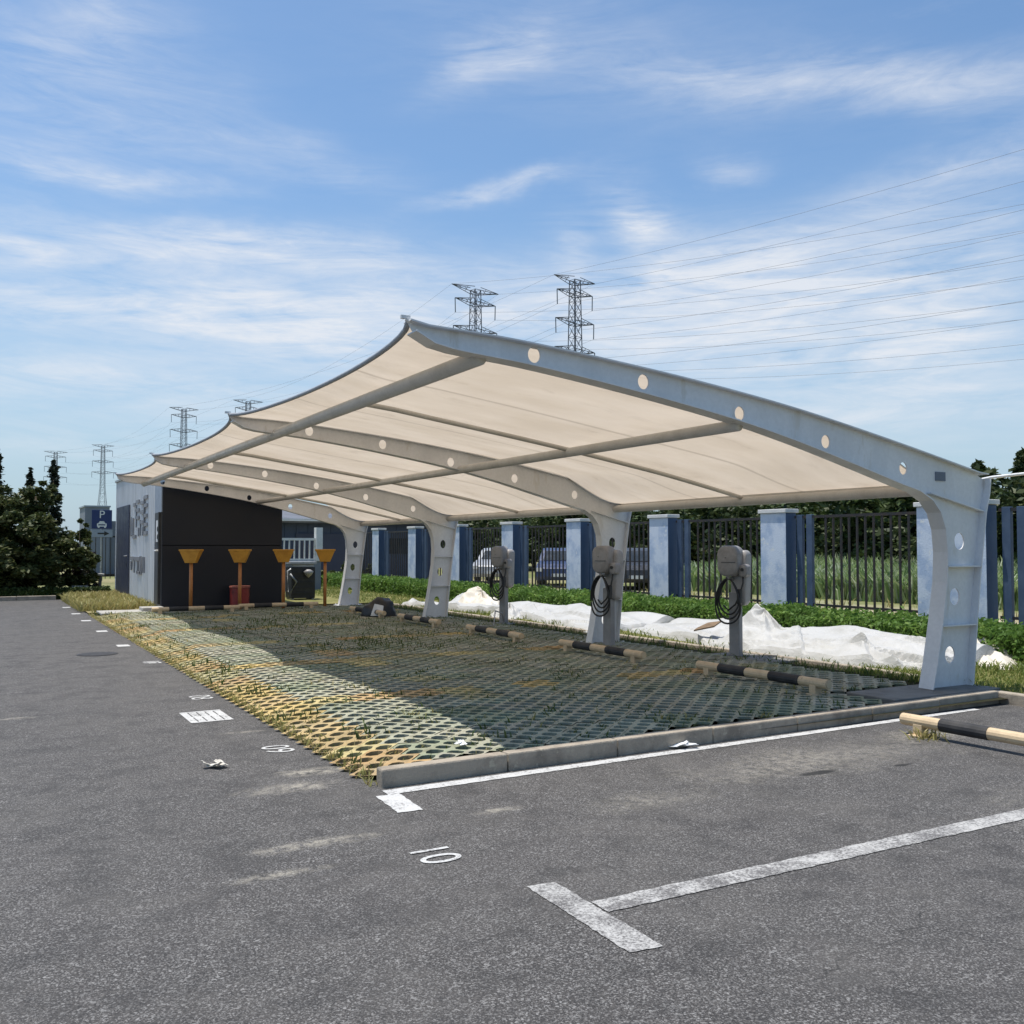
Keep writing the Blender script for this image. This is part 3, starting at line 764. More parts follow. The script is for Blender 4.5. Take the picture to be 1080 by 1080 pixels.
# ---------------------------------------------------------------- EV charging posts
def rounded_block(name, w_, d_, h_, r_, mat, parent, loc, taper=1.0, dome=.25):
    """soft plastic housing: rounded outline in YZ, depth along X, crowned front"""
    pts = []
    n = 8
    for cx, cz, a0 in ((w_/2-r_, h_-r_, 0), (-w_/2+r_, h_-r_, 90), (-w_/2+r_, r_, 180), (w_/2-r_, r_, 270)):
        for k in range(n+1):
            a = R(a0+90*k/n); pts.append((cx+r_*math.cos(a), cz+r_*math.sin(a)))
    mb = MB(); cy, cz = 0, h_/2; m = len(pts); rings = []
    for (xx, sc) in ((d_*.5,.86),(d_*.46,.96),(d_*.3,1),(-d_*.3,1),(-d_*.44,.95),(-d_*.5,.84)):
        rings.append([(xx, (p[0]-cy)*sc*(taper+(1-taper)*p[1]/h_), cz+(p[1]-cz)*sc) for p in pts])
    vs = [q for rg in rings for q in rg]; fs = []
    for i in range(len(rings)-1):
        for k in range(m): a = i*m+k; b = i*m+(k+1) % m; fs.append((a,b,b+m,a+m))
    fs += [tuple(range(m)), tuple((len(rings)-1)*m+k for k in reversed(range(m)))]
    mb.add([(x+loc[0], y+loc[1], z+loc[2]) for x,y,z in vs], fs)
    return mb.build(name, mat, parent, smooth=True)
def make_charger():
    root = empty('charging_post', (0,0,0), 'x', 'charging post', 'electric car charging posts')
    p = MB(); p.box(-.05,.05,-.075,.075,.02,.85); p.build('pole', M['charger_pole'], root, bevel=.012)
    p = MB(); p.box(-.14,.14,-.17,.17,0,.025)
    for bx in (-.11,.11):
        for by in (-.13,.13): p.tube([(bx,by,.02),(bx,by,.045)], .012, 6)
    p.build('base_plate', M['charger_pole'], root)
    back = rounded_block('rear_housing', .25, .16, .72, .07, M['charger_light'], root, (.05,-.05,.68), .8)
    hd = rounded_block('head', .31, .20, .40, .115, M['charger'], root, (-.07,.03,1.06), .94)
    s = MB(); s.box(-.178,-.17,-.09,.11,1.24,1.246); s.lathe([(.008,1.3),(.012,1.305)], -.172, .05, 8); s.build('panel_seam', M['black'], hd)
    s = rounded_block('socket_holder', .12, .13, .17, .05, M['charger'], root, (-.05,-.16,1.05))
    q = MB(); q.tube([(-.118,-.16,1.15),(-.135,-.16,1.15)], .022, 10); q.build('socket', M['black'], s)
    # hanging coils of cable on a hook
    q = MB(); q.tube([(-.03,.02,1.03),(-.15,.02,1.03),(-.16,.02,1.06)], .02, 8); q.build('hook', M['charger_pole'], root)
    for k in range(3):
        c = MB(); pts = []
        ww = .135+.02*k; hh = .235+.03*k
        for j in range(33):
            a = 2*math.pi*j/32; yy = .03+ww*math.sin(a)*(1-.25*math.cos(a)); zz = 1.03-hh*(1-math.cos(a))*.98
            pts.append((-.125-.018*k+.012*math.sin(3*a+k), yy, zz))
        c.tube(pts, .0125, 7); c.build('cable_coil', M['black'], root, smooth=True)
    c = MB(); c.tube([(-.10,-.16,1.07),(-.12,-.17,.98),(-.12,-.13,.84),(-.12,-.06,.70),(-.11,.05,.62),(-.10,.12,.68)], .012, 7); c.build('cable', M['black'], root, smooth=True)
    k = rounded_block('plug', .055, .06, .20, .022, M['black'], root, (-.12,-.12,.70))
    return root
ch = make_charger()
for k, (x, y, lb) in enumerate(((8.66,9.52,'grey charging post with looped black cable, nearest the end column'),
                                (7.98,11.42,'grey charging post standing right in front of the second frame column'),
                                (8.62,15.75,'grey charging post between the second and third columns, farthest of three'))):
    o = ch if k == 0 else copy_tree(ch)
    o.location = (x, y, .06); o.rotation_euler = (0,0,R((20,14,16)[k])); o['label'] = lb
mb = MB(); mb.box(-.42,.42,-.55,.55,-.02,.045); o = mb.build('plinth_slab', M['slab'], bevel=.01); o.location = (8.62,9.35,.04); tag(o, None, None, None, 'structure')

# ---------------------------------------------------------------- white sheets on the lawn
def crumpled(name, front, back, y0, y1, heap, mat, label, cat, seed, ny=190, nx=54, nf=34):
    """sheet of fabric lying in sharp folds: front/back tables give its edges, heap(x,y) the height of its piles"""
    mb = MB(); grid = []; rr = random.Random(seed)
    folds = []
    for k in range(nf):
        cx, cy = rr.uniform(9.2,10.9), rr.uniform(y0,y1); a = rr.gauss(1.4,.38)
        folds.append((cx, cy, math.cos(a), math.sin(a), rr.uniform(.6,2.4), rr.uniform(.06,.24), rr.uniform(.03,.085)*rr.choice((1,1,1,-.3)), rr.choice((.14,.2,.3,.7,.8,.86))))
    for j in range(ny+1):
        v = j/ny; y = y0+(y1-y0)*v; row = []
        xf = lerp_tab(front, y)+.05*noise.noise((y*2.1, seed, 0)); xb = lerp_tab(back, y)+.06*noise.noise((y*1.7, seed, 5))
        for i in range(nx+1):
            u = i/nx; x = xf+(xb-xf)*u
            e = min(u, 1-u)*nx; ev = min(v, 1-v)*ny
            lift = min(1, e/1.6)*min(1, ev/1.6)
            z = .075+.03*noise.noise((x*1.1,y*.8,seed))+heap(x, y)+(.15+.10*noise.noise((y*.9,seed,1)))*math.exp(-((x-10.72+.15*noise.noise((y*.7,2,seed)))/.26)**2)
            for cx, cy, ca, sa, ln, wd, hh, sk in folds:
                dx, dy = x-cx, y-cy; al = (dx*ca+dy*sa)/ln; ac = (-dx*sa+dy*ca)/wd
                if abs(al) < 1 and -1 < ac < 1:
                    # lopsided crease: gentle one side, steep the other
                    p_ = (1+ac)/(2*sk) if ac < 2*sk-1 else (1-ac)/(2-2*sk)
                    z += hh*p_*(1-al*al)
            row.append((x+.012*noise.noise((x*4,y*4,seed)), y, max(.058, .06+lift*z)))
        grid.append(row)
    for row in grid: mb.v += row
    W = nx+1
    for j in range(ny):
        for i in range(nx): mb.f.append((j*W+i, j*W+i+1, (j+1)*W+i+1, (j+1)*W+i)); mb.mi.append(0)
    # skirt gives the folded edge its thickness
    n0 = len(mb.v); border = [j*W for j in range(ny+1)] + [ny*W+i for i in range(1,W)] + [j*W+nx for j in range(ny-1,-1,-1)] + [i for i in range(nx-1,0,-1)]
    for b in border: x, y, z = mb.v[b]; mb.v.append((x, y, .045))
    m = len(border)
    for k in range(m): mb.f.append((border[k], border[(k+1) % m], n0+(k+1) % m, n0+k)); mb.mi.append(0)
    o = mb.build(name, mat, smooth=False); return tag(o, label, cat)
def g2(x, y, cx, cy, rx, ry, h): return h*math.exp(-((x-cx)/rx)**2-((y-cy)/ry)**2)
crumpled('fabric_sheet', [(7.3,9.66),(8.2,9.34),(9.8,9.2),(11.5,9.45),(13.3,9.7)], [(7.3,10.95),(13.3,11.1)], 7.3, 13.3,
         lambda x, y: g2(x,y,10.3,8.7,.35,1.1,.16)+g2(x,y,10.3,12.6,.35,.7,.08), M['tarp'], 'long white fabric sheet spread on the grass behind the nearest charging post', 'fabric sheet', 3.3)
crumpled('fabric_sheet', [(13.5,8.95),(15,9.35),(18,9.75),(21.8,9.0)], [(13.5,11.1),(21.8,11.0)], 13.5, 21.8,
         lambda x, y: g2(x,y,10.2,15.2,.5,.9,.1)+g2(x,y,9.8,19,.4,1.0,.06), M['tarp'], 'long white fabric sheet spread on the grass between the second and third columns', 'fabric sheet', 11.7)
def heap_obj(name, cx, cy, rx, ry, h, mat, label, seed, rz=0, peaks=()):
    mb = MB(); n, m = 84, 34; vs = []
    for i in range(m+1):
        for k in range(n):
            a = 2*math.pi*k/n; u = i/m
            q = Vector((math.cos(a)*u*1.6, math.sin(a)*u*1.6, seed))
            rr = u*(1+.22*noise.noise(Vector((math.cos(a)*1.3, math.sin(a)*1.3, seed))))
            x = rr*rx*math.cos(a); y = rr*ry*math.sin(a)
            crease = 1-2.0*abs(noise.noise(Vector((math.cos(a)*1.7, math.sin(a)*1.7, seed+3))))
            z = h*max(0, 1-u**1.05)*(.62+.38*crease)
            for px_, py_, pr, ph in peaks: z += ph*max(0, 1-math.hypot(x-px_, y-py_)/pr)*min(1,(1-u)*4)
            fold = (1-abs(noise.noise(q*2.2))*2.4)*.16*h + (1-abs(noise.noise(q*4.6))*2.2)*.05*h + .2*h*noise.noise(q*1.1)
            z += fold*min(1, (1-u)*5)
            vs.append((x, y, max(.0, z)))
    mb.v = vs
    for i in range(m):
        for k in range(n): a = i*n+k; b = i*n+(k+1) % n; mb.f.append((a,b,b+n,a+n)); mb.mi.append(0)
    o = mb.build(name, mat, smooth=True); o.location = (cx, cy, .07); o.rotation_euler = (0,0,rz); return tag(o, label, 'fabric heap')
heap_obj('fabric_heap', 10.15,10.55,.55,1.15,.30,M['tarp'],'peaked heap of white fabric behind the nearest charging post',2.2,0,((.0,.15,.45,.28),(.0,-.7,.4,.08)))
heap_obj('fabric_heap', 10.35,20.0,.5,.95,.28,M['tarp_cream'],'tent-shaped cream fabric heap by the hedge, left of the farthest charging post',5.4,0,((0,.35,.55,.36),(.05,-.55,.4,.12)))
heap_obj('fabric_heap', 9.55,17.2,.42,.5,.26,M['tarp'],'small crumpled white bundle at the foot of the farthest charging post',8.1)
heap_obj('fabric_heap', 11.05,7.9,.5,.95,.36,M['tarp_cream'],'rolled pale fabric bundle on the grass right of the end column',6.6,R(-25))
mb = MB()
pts = [(-.22,.05,.02),(-.05,-.12,.10),(.12,-.05,.13),(.2,.14,.06),(-.02,.17,.12)]
mb.add([(-.3,.0,.03),(-.05,-.16,.09),(.2,-.04,.15),(.06,.10,.12),(-.12,.13,.05),(-.3,.0,.05),(-.05,-.16,.11),(.2,-.04,.17),(.06,.10,.14),(-.12,.13,.07)],
       [(0,1,2,3,4),(9,8,7,6,5),(0,5,6,1),(1,6,7,2),(2,7,8,3),(3,8,9,4),(4,9,5,0)])
o = mb.build('dead_leaf_bract', worn('brown_leaf', (.20,.13,.07), (.12,.08,.045), 8, .8)); o.location = (9.62,11.15,.22); tag(o, 'brown torn scrap lying on the white sheet beside the nearest charging post', 'scrap'); o.name = 'torn_scrap'

# black sack slumped on the stop
mb = MB(); n, m = 24, 14; vs = []
for i in range(m+1):
    ph = math.pi*.5*i/m
    for k in range(n):
        a = 2*math.pi*k/n; q = Vector((math.cos(a)*math.cos(ph), math.sin(a)*math.cos(ph), math.sin(ph)))
        s = 1+.22*noise.noise(q*1.9)+.08*noise.noise(q*5)
        vs.append((.36*q.x*s, .36*q.y*s, .37*q.z*s))
mb.v = vs
for i in range(m):
    for k in range(n): a = i*n+k; b = i*n+(k+1) % n; mb.f.append((a,b,b+n,a+n)); mb.mi.append(0)
sack = empty('sack', (7.25,18.55,.09), 'slumped black sack with a white flap on the far wheel stop', 'sack')
mb.build('bag', M['black'], sack, smooth=True)
q = MB(); q.add([(-.30,-.27,.02),(-.10,-.40,.02),(-.06,-.36,.22),(-.22,-.28,.26),(-.31,-.29,.03),(-.11,-.42,.03),(-.07,-.38,.23),(-.23,-.30,.27)], [(0,1,2,3),(7,6,5,4),(0,4,5,1),(1,5,6,2),(2,6,7,3),(3,7,4,0)])
q.build('flap', M['white'], sack)
# thin cable trailing across the pavers by the column
c = MB(); c.tube([(7.6,15.2,.10),(7.9,14.8,.13),(8.2,15.3,.35),(8.5,15.6,.28),(8.6,15.7,.1)], .012, 6)
tag(c.build('loose_cable', M['charger_light'], smooth=True), 'thin grey cable arching from the pavers to the farthest charging post', 'cable')

# ---------------------------------------------------------------- fence: piers and panels
PIERS = [(8.45,9.58)] + [(y, y+.62) for y in (12.24,15.5,18.74,21.98,25.18,28.37,31.62)]
ords = ['widest pier, behind the end column', 'first past the wide one', 'second past the wide one', 'third past the wide one', 'fourth past the wide one', 'fifth past the wide one', 'sixth past the wide one', 'seventh and farthest']
for k, (a, b) in enumerate(PIERS):
    r_ = empty('fence_pier', (12.42, (a+b)/2, 0), 'square fence pier in peeling blue and white paint, ' + ords[k], 'pier', 'fence piers')
    h = 2.10; hw = (b-a)/2
    p = MB(); p.cur = 0; p.box(-.12,.13,-hw,hw,-.02,h)
    o = p.build('shaft', [M['pier_paint'], M['pier_shade']], r_, bevel=.008)
    for f in o.data.polygons: f.material_index = 0 if abs(f.normal.x) > .5 else 1  # pale paint on the X faces, painted-in shade on all others
    p = MB(); p.box(-.155,.165,-hw-.03,hw+.03,h+.001,h+.07); p.build('cap', M['cap'], r_, bevel=.008)
def panel(y0, y1, idx, lb):
    r_ = empty('bar_fence', (12.5, y0, 0), lb, 'fence panel', 'steel bar fence panels')
    L = y1-y0
    p = MB(); p.box(-.02,.02,.02,L-.02,2.0,2.045); p.box(-.02,.02,.02,L-.02,.50,.54); p.box(-.015,.015,.02,L-.02,.24,.27)
    n = int((L-.7)/.165)
    y = .12
    while y < L-.62:
        p.box(-.014,.014,y-.014,y+.014,.22,2.0); y += .165
    p.build('bars', M['fence_bar'], r_)
    for y in (L-.14, L-.36):
        q = MB(); q.box(-.03,.03,y-.065,y+.065,.2,2.06); q.build('flat_post', M['fence_blue'], r_, bevel=.004)
    return r_
names = ['nearest left of the wide pier', 'second left of the wide pier', 'third left of the wide pier', 'fourth left of the wide pier', 'fifth left of the wide pier', 'sixth left of the wide pier', 'seventh left of the wide pier']
for k in range(len(PIERS)-1):
    panel(PIERS[k][1]+.01, PIERS[k+1][0]-.01, k, 'black steel bar fence with blue flat posts, ' + names[k])
panel(32.25, 35.6, 9, 'black steel bar fence with blue flat posts, beyond the farthest pier')
panel(4.2, 8.40, 8, 'black steel bar fence with blue flat posts, right of the wide pier')

# ---------------------------------------------------------------- foliage
def leaf_cloud(pts, size, var=.4, flat=.5):
    """one small four-sided leaf per point"""
    vs = []; fs = []
    for p in pts:
        s = size*rng.uniform(1-var, 1+var)
        d = Vector((rng.gauss(0,1), rng.gauss(0,1), rng.gauss(0,1)*flat))
        if d.length < 1e-3: d = Vector((1,0,0))
        d.normalize(); u = d.cross(Vector((rng.gauss(0,1), rng.gauss(0,1), rng.gauss(0,1)))).normalized()
        p = Vector(p); n = len(vs)
        vs += [p-d*s, p+u*s*.45, p+d*s, p-u*s*.45]; fs.append((n,n+1,n+2,n+3))
    return vs, fs
def leaf_obj(name, pts, size, mat, parent=None, flat=.5):
    vs, fs = leaf_cloud(pts, size, flat=flat)
    me = bpy.data.meshes.new(name); me.from_pydata([tuple(v) for v in vs], [], fs); me.materials.append(mat)
    o = bpy.data.objects.new(name, me); col.objects.link(o)
    if parent: o.parent = parent
    return o
# hedge
hr = empty('hedge', (11.5, 19, 0), 'clipped green hedge running along the foot of the fence', 'hedge')
def under_e(o, p): o.parent = p; o.matrix_parent_inverse = Matrix.Translation(-Vector(p.location)); return o
mb = MB(); ny = 120; prof = [(-.42,.05),(-.44,.3),(-.3,.44),(0,.47),(.3,.44),(.44,.3),(.42,.05)]
for j in range(ny+1):
    y = 2+34*j/ny
    for px_, pz in prof: mb.v.append((11.5+px_*.9+.05*noise.noise((y,px_*3,0)), y, pz*.92+.05*noise.noise((y*1.3,px_*2,4))*(pz > .1)))
for j in range(ny):
    for k in range(6): a = j*7+k; mb.f.append((a,a+1,a+8,a+7)); mb.mi.append(0)
under_e(mb.build('inner_twigs', M['hedge_core'], smooth=True), hr)
pts = []
for k in range(62000):
    y = 2+34*(rng.random()**1.25); a = rng.random()
    lump = .06*noise.noise((y*1.1, 2, 0))+.05*noise.noise((y*3.7, 6, 0))
    if a < .5:   # top
        x = 11.5+rng.uniform(-.46,.46); z = .50+lump+.05*noise.noise((x*5,y*5,1))+rng.gauss(0,.03)-.12*abs((x-11.5)/.46)**3
    elif a < .92:
        x = 11.04+lump*.8+rng.gauss(0,.035)+.05*noise.noise((y*4,3,9)); z = rng.uniform(.05,.48+lump)
    else: x = 11.95+rng.gauss(0,.03); z = rng.uniform(.1,.48)
    pts.append((x, y, z))
under_e(leaf_obj('leaves', pts, .038, M['hedge'], flat=.9), hr)

def blob_tree(name, loc, clumps, nleaf, size, mat, label, cat, group=None, trunk=None):
    """clumps: (x,y,z,rx,rz) ellipsoids; leaves sit near their shells with gaps"""
    root = empty(name, loc, label, cat, group)
    tot_ = sum(c[3]**2 for c in clumps); pts = []
    for cx, cy, cz, rx, rz in clumps:
        n = int(nleaf*rx*rx/tot_)
        subs = []
        for s in range(max(6, int(rx*22))):
            d = Vector((rng.gauss(0,1), rng.gauss(0,1), rng.gauss(0,1))).normalized()
            q = rng.uniform(.72,1.08); subs.append((cx+d.x*rx*q, cy+d.y*rx*q, cz+d.z*rz*q, rx*rng.uniform(.16,.32)))
        for k in range(n):
            sx, sy, sz, sr = rng.choice(subs)
            d = Vector((rng.gauss(0,1), rng.gauss(0,1), rng.gauss(0,.8))).normalized()*sr*rng.random()**.45
            z = sz+d.z
            if z > .03: pts.append((sx+d.x, sy+d.y, z))
    if name == 'dense_tree': root.scale = (1.12, 1.12, .98)
    leaf_obj('crown', pts, size, mat, root)
    t = MB()
    tr = trunk or (0, 0, max(c[2] for c in clumps), .09)
    t.tube([(tr[0],tr[1],-.05),(tr[0]+.04,tr[1],tr[2]*.4),(tr[0]-.02,tr[1]+.03,tr[2])], tr[3], 8, tr[3]*.25)
    for cx, cy, cz, rx, rz in clumps[:9]:
        t.tube([(tr[0],tr[1],cz*.35),((tr[0]+cx)/2,(tr[1]+cy)/2,cz*.72),(cx,cy,cz)], tr[3]*.45, 6, tr[3]*.12)
    t.build('trunk', M['bark'], root, smooth=True)
    return root
def cone_tree(name, loc, h, r, nleaf, size, mat, label, cat, group=None, lumpy=.3):
    root = empty(name, loc, label, cat, group); pts = []
    tiers = int(h*4)
    br = []
    for i in range(tiers):
        z = h*(.12+.88*i/tiers); rad = r*(1-(i/tiers)**1.3)+.05
        for k in range(rng.randint(4,6)):
            a = rng.uniform(0,6.283); br.append((z, a, rad*rng.uniform(1-lumpy*1.5,1.15)))
    for k in range(nleaf):
        z, a, L = rng.choice(br); t = rng.random()**.6
        pts.append((math.cos(a)*L*t+rng.gauss(0,.05*r+.02), math.sin(a)*L*t+rng.gauss(0,.05*r+.02), z+L*t*.25+rng.gauss(0,.05*r+.03)))
    for k in range(nleaf//14): z = h*rng.uniform(.9,1.02); pts.append((rng.gauss(0,.03*r), rng.gauss(0,.03*r), z))
    leaf_obj('crown', pts, size, mat, root)
    t = MB(); t.tube([(0,0,-.05),(0,0,h*.97)], max(.04,h*.018), 8, .01)
    for z, a, L in br[::3]: t.tube([(0,0,z-.05),(math.cos(a)*L*.8,math.sin(a)*L*.8,z+L*.2)], .018, 5, .006)
    t.build('trunk', M['bark'], root, smooth=True)
    return root

# left corner: three dense shrubs, four slim conifers behind, a plum shrub
blob_tree('dense_tree', (1.55,32.3,.05), [(0,0,1.55,1.25,1.15),(-.2,.2,2.45,.85,.75),(.5,-.2,1.05,1.0,.85),(-.5,-.3,.9,.9,.8),(.15,.1,3.05,.4,.55)], 17000, .085, M['tree_olive'], 'broad dark green leafy tree at the lot corner with a pointed top', 'tree')
blob_tree('dense_tree', (-.25,31.9,.05), [(0,0,1.7,1.1,1.1),(.1,.2,2.6,.75,.7),(-.4,-.1,1.0,.95,.9),(.5,-.3,.95,.8,.8)], 13000, .085, M['tree_olive'], 'olive green leafy tree at the left edge of the picture', 'tree')
blob_tree('dense_tree', (.75,33.2,.05), [(0,0,2.0,1.0,1.1),(0,.1,2.9,.65,.6),(-.1,0,1.1,1.1,.9)], 9000, .085, M['tree_olive'], 'olive leafy tree standing behind and between the two corner trees', 'tree')
blob_tree('dense_tree', (-2.2,32.5,.05), [(0,0,1.7,1.2,1.2),(.2,.2,2.5,.8,.7),(-.6,-.1,1.0,1.0,.9)], 8000, .09, M['tree_dark'], 'dark green leafy tree just outside the left picture edge', 'tree')
cone_tree('conifer', (.55,36.5,0), 4.75, .42, 2600, .075, M['tree_conifer'], 'slim grey-green conifer, tallest spire behind the corner trees', 'conifer')
cone_tree('conifer', (-.15,36.8,0), 4.4, .42, 2200, .075, M['tree_conifer'], 'slim grey-green conifer at the far left edge behind the trees', 'conifer')
cone_tree('conifer', (1.55,36.2,0), 4.1, .36, 1800, .075, M['tree_conifer'], 'shortest slim conifer, between the two taller spires', 'conifer')
cone_tree('conifer', (2.15,34.6,0), 4.25, .46, 2600, .075, M['tree_conifer'], 'slim dark conifer nearest the blue parking sign', 'conifer')
blob_tree('plum_shrub', (2.95,32.6,.05), [(0,0,.75,.42,.55),(.25,.1,.5,.35,.4),(-.3,0,.55,.4,.45)], 3000, .06, M['tree_plum'], 'low purple-brown shrub beside the corner trees', 'shrub', trunk=(0,0,.7,.04))
blob_tree('slim_bush', (2.85,33.8,.05), [(0,0,1.5,.4,.6),(.05,0,2.0,.28,.4),(0,0,.9,.45,.5)], 3000, .07, M['tree_olive'], 'narrow olive bush at the right shoulder of the corner trees', 'shrub', trunk=(0,0,1.5,.05))
pts = []
lh = empty('low_hedge', (-1.5,31.0,0), 'low dark clipped hedge under the corner trees behind the far kerb', 'hedge')
mb = MB(); mb.box(-7,4.9,-.3,.3,0,.26); mb.build('inner_twigs', M['hedge_core'], lh)
for k in range(16000): pts.append((rng.uniform(-7.1,5.0), -.33+.66*rng.random()**1.6, rng.uniform(.02,.33)+.05*noise.noise((k*.01,0,0))))
leaf_obj('leaves', pts, .045, M['tree_dark'], lh, .9)
sp = [(rng.uniform(-1.5,.2), rng.uniform(30.4,30.7), .05, rng.uniform(.15,.55), rng.uniform(.2,.8)) for k in range(500)]
blades('yellow_weeds', sp, M['grass_dry'], 'yellow-green tall weeds by the far kerb at the left edge', 'weeds')

# trees beyond the fence: four prototypes, copied
protos = []
def rc(n, w_, h_):
    return [(rng.uniform(-w_,w_)*.6, rng.uniform(-w_,w_)*.6, h_*rng.uniform(.25,.85), w_*rng.uniform(.45,.8), h_*rng.uniform(.14,.24)) for k in range(n)]
LBT = 'dark leafy tree in the belt beyond the fence and field'
for k in range(4):
    protos.append(blob_tree('field_tree', (0,0,0), rc(8, 1.9, 3.4), 5200, .14, (M['tree_back'], M['tree_dark'])[k % 2], LBT, 'tree', 'trees beyond the fence'))
spots = []
y = 7.0; k = 0
while y < 92:
    spots.append((30+rng.uniform(-1.2,1.2)+.02*y, y, rng.uniform(.9,1.1))); y += 2.3+y*.012; k += 1
for k, (x, y, s) in enumerate(spots):
    o = protos[k] if k < 4 else copy_tree(protos[k % 4])
    o.location = (x, y, -.05); o.scale = (s*1.1, s*1.1, s*1.1); o.rotation_euler = (0,0,rng.uniform(0,6.28))
cp = [cone_tree('tall_conifer', (0,0,0), 6.0, 1.5, 4200, .16, M['tree_back'], 'x', 'conifer', 'tall conifers behind the end column') for k in range(2)]
sp = [(40.2,29.6,.86,'ragged conifer just right of the beam end'),(40.3,28.0,.90,'second ragged conifer right of the beam end'),(41.5,26.8,.82,'shorter conifer between the taller ones behind the end column'),
      (40.0,25.6,.95,'tall ragged conifer at the right edge of the picture'),(42,24.0,1.02,'conifer beyond the right picture edge'),(41,31.5,.8,'conifer half hidden behind the beam end')]
for k, (x, y, s, lb) in enumerate(sp):
    o = cp[k] if k < 2 else copy_tree(cp[k % 2])
    o.location = (x, y, -.05); o.scale = (s*1.15, s*1.15, s); o.rotation_euler = (0,0,rng.uniform(0,6.28)); o['label'] = lb
y = 5.0
while y < 90:
    o = copy_tree(protos[rng.randint(0,3)]); q = rng.uniform(1.05,1.3)
    o.location = (34.5+rng.uniform(-1,1)+.02*y, y, -.05); o.scale = (q*1.15, q*1.15, q*1.05); o.rotation_euler = (0,0,rng.uniform(0,6.28)); y += 2.6
# crop rows in the field
sp = []
for k in range(34000):
    r_ = rng.randint(0,7); x = 22.5+r_*.95+rng.gauss(0,.18); y = rng.uniform(9,30)
    sp.append((x, y, -.05, rng.uniform(.45,1.0)+.07*r_, rng.uniform(.15,.6)))
blades('crop_plants', sp, M['crop'], 'pale green crop rows in the field seen through the fence', 'crop')
sp = [(rng.uniform(13,21), rng.uniform(8,60), -.05, rng.uniform(.08,.3), rng.uniform(.2,.9)) for k in range(9000)]
blades('field_grass', [s for s in sp if noise.noise((s[0]*.5, s[1]*.5, 2)) > .08], M['grass_dry'], 'dry tufts on the sandy ground outside the fence', 'grass')

# ---------------------------------------------------------------- cabin on the left
cab = empty('cabin', (5.2,27.5,0), 'white ribbed cabin with an anthracite front and navy side door', 'cabin')
def cpart(mb, name, mat, **kw): return under_e(mb.build(name, mat, **kw), cab)
mb = MB(); x = 3.72; y = 23.96; yy = []
# ribbed cladding profile along Y, extruded up
prof = []
while y < 31.45:
    prof += [(x,y),(x,y+.16),(x-.025,y+.18),(x-.025,y+.23)]; y += .25
prof = [(px_, min(py_, 31.45)) for px_, py_ in prof] + [(x,31.45)]
n = len(prof)
for px_, py_ in prof: mb.v += [(px_,py_,.16),(px_,py_,3.46)]
for k in range(n-1): mb.f.append((2*k,2*k+2,2*k+3,2*k+1)); mb.mi.append(0)
cpart(mb, 'side_cladding', M['clad'], fixn=False)
mb = MB(); mb.box(3.735,6.6,23.96,31.45,.16,3.45); cpart(mb, 'body', M['clad'])
mb = MB(); mb.box(3.66,6.68,23.9,31.5,3.46,3.52); cpart(mb, 'roof_trim', M['galv'])
mb = MB(); mb.box(3.70,6.46,23.0,23.94,1.545,3.0); mb.box(3.70,6.46,23.0,23.94,.13,1.53); mb.box(3.72,6.44,23.04,23.9,1.53,1.545); cpart(mb, 'front_panel', M['anthracite'], bevel=.006)
mb = MB(); mb.box(3.675,3.699,23.03,23.95,.15,2.3); cpart(mb, 'side_frame', M['dark_grey'])
mb = MB(); mb.box(3.675,3.699,23.03,23.95,2.305,2.95); cpart(mb, 'vent_panel', M['signgrey'])
mb = MB(); mb.box(3.62,3.674,23.03,23.15,.2,2.3); cpart(mb, 'upright', M['black'])
mb = MB(); mb.tube([(3.56,23.09,1.42),(3.62,23.09,1.42)], .02, 8); mb.tube([(3.56,22.98,1.42),(3.56,23.2,1.42)], .014, 8); cpart(mb, 'handle', M['white'])
mb = MB(); mb.box(3.65,3.674,23.22,23.6,1.62,2.12); ob = cpart(mb, 'notice_plate', M['white'])
mb = MB()
for z in (1.74,1.92): mb.tube([(3.649,23.38,z),(3.644,23.38,z)], .06, 12)
under_e(mb.build('dial', M['black']), cab)
mb = MB(); mb.box(3.665,3.69,28.35,31.0,.17,2.68); cpart(mb, 'door', M['navy'], bevel=.006)
mb = MB(); mb.tube([(3.62,28.65,1.25),(3.665,28.65,1.25)], .02, 8); mb.tube([(3.62,28.65,1.25),(3.62,28.85,1.25)], .014, 8); cpart(mb, 'door_handle', M['galv'])
mb = MB(); mb.box(3.78,6.4,23.1,31.4,.0,.128); cpart(mb, 'base', M['black'])
# raised lettering on the side wall, strokes as they read in the photo
def bars(lst, name, mat):
    m_ = MB()
    for y0, y1, z0, z1 in lst: m_.box(3.66,3.69,y0,y1,z0,z1)
    return cpart(m_, name, mat)
DK = worn('sign_letter_grey', (.24,.245,.26), (.30,.305,.32), 5, .5)
zz = lambda v: 2.80-(v-240)*.00300      # zoomed-photo rows to height
def stroke(c, v, w_=.26, t=.045): return (c-w_, c+w_, zz(v)-t, zz(v)+t)
bars([stroke(27.4,295,.2), stroke(27.4,580,.3), (27.95,28.02,zz(575),zz(400)), (27.6,27.66,zz(575),zz(410))], 'character', DK)
bars([stroke(26.75,275), stroke(26.75,350), stroke(26.75,415), (26.55,26.63,zz(580),zz(505)), (26.95,27.02,zz(500),zz(300))], 'character', DK)
bars([stroke(26.0,295), stroke(26.0,375), stroke(26.0,460), (25.8,25.88,zz(575),zz(505)), (26.2,26.27,zz(575),zz(440))], 'character', DK)
bars([stroke(25.4,255), stroke(25.4,325), stroke(25.4,410), stroke(25.4,485), stroke(25.4,555), (25.62,25.68,zz(560),zz(250))], 'character', DK)
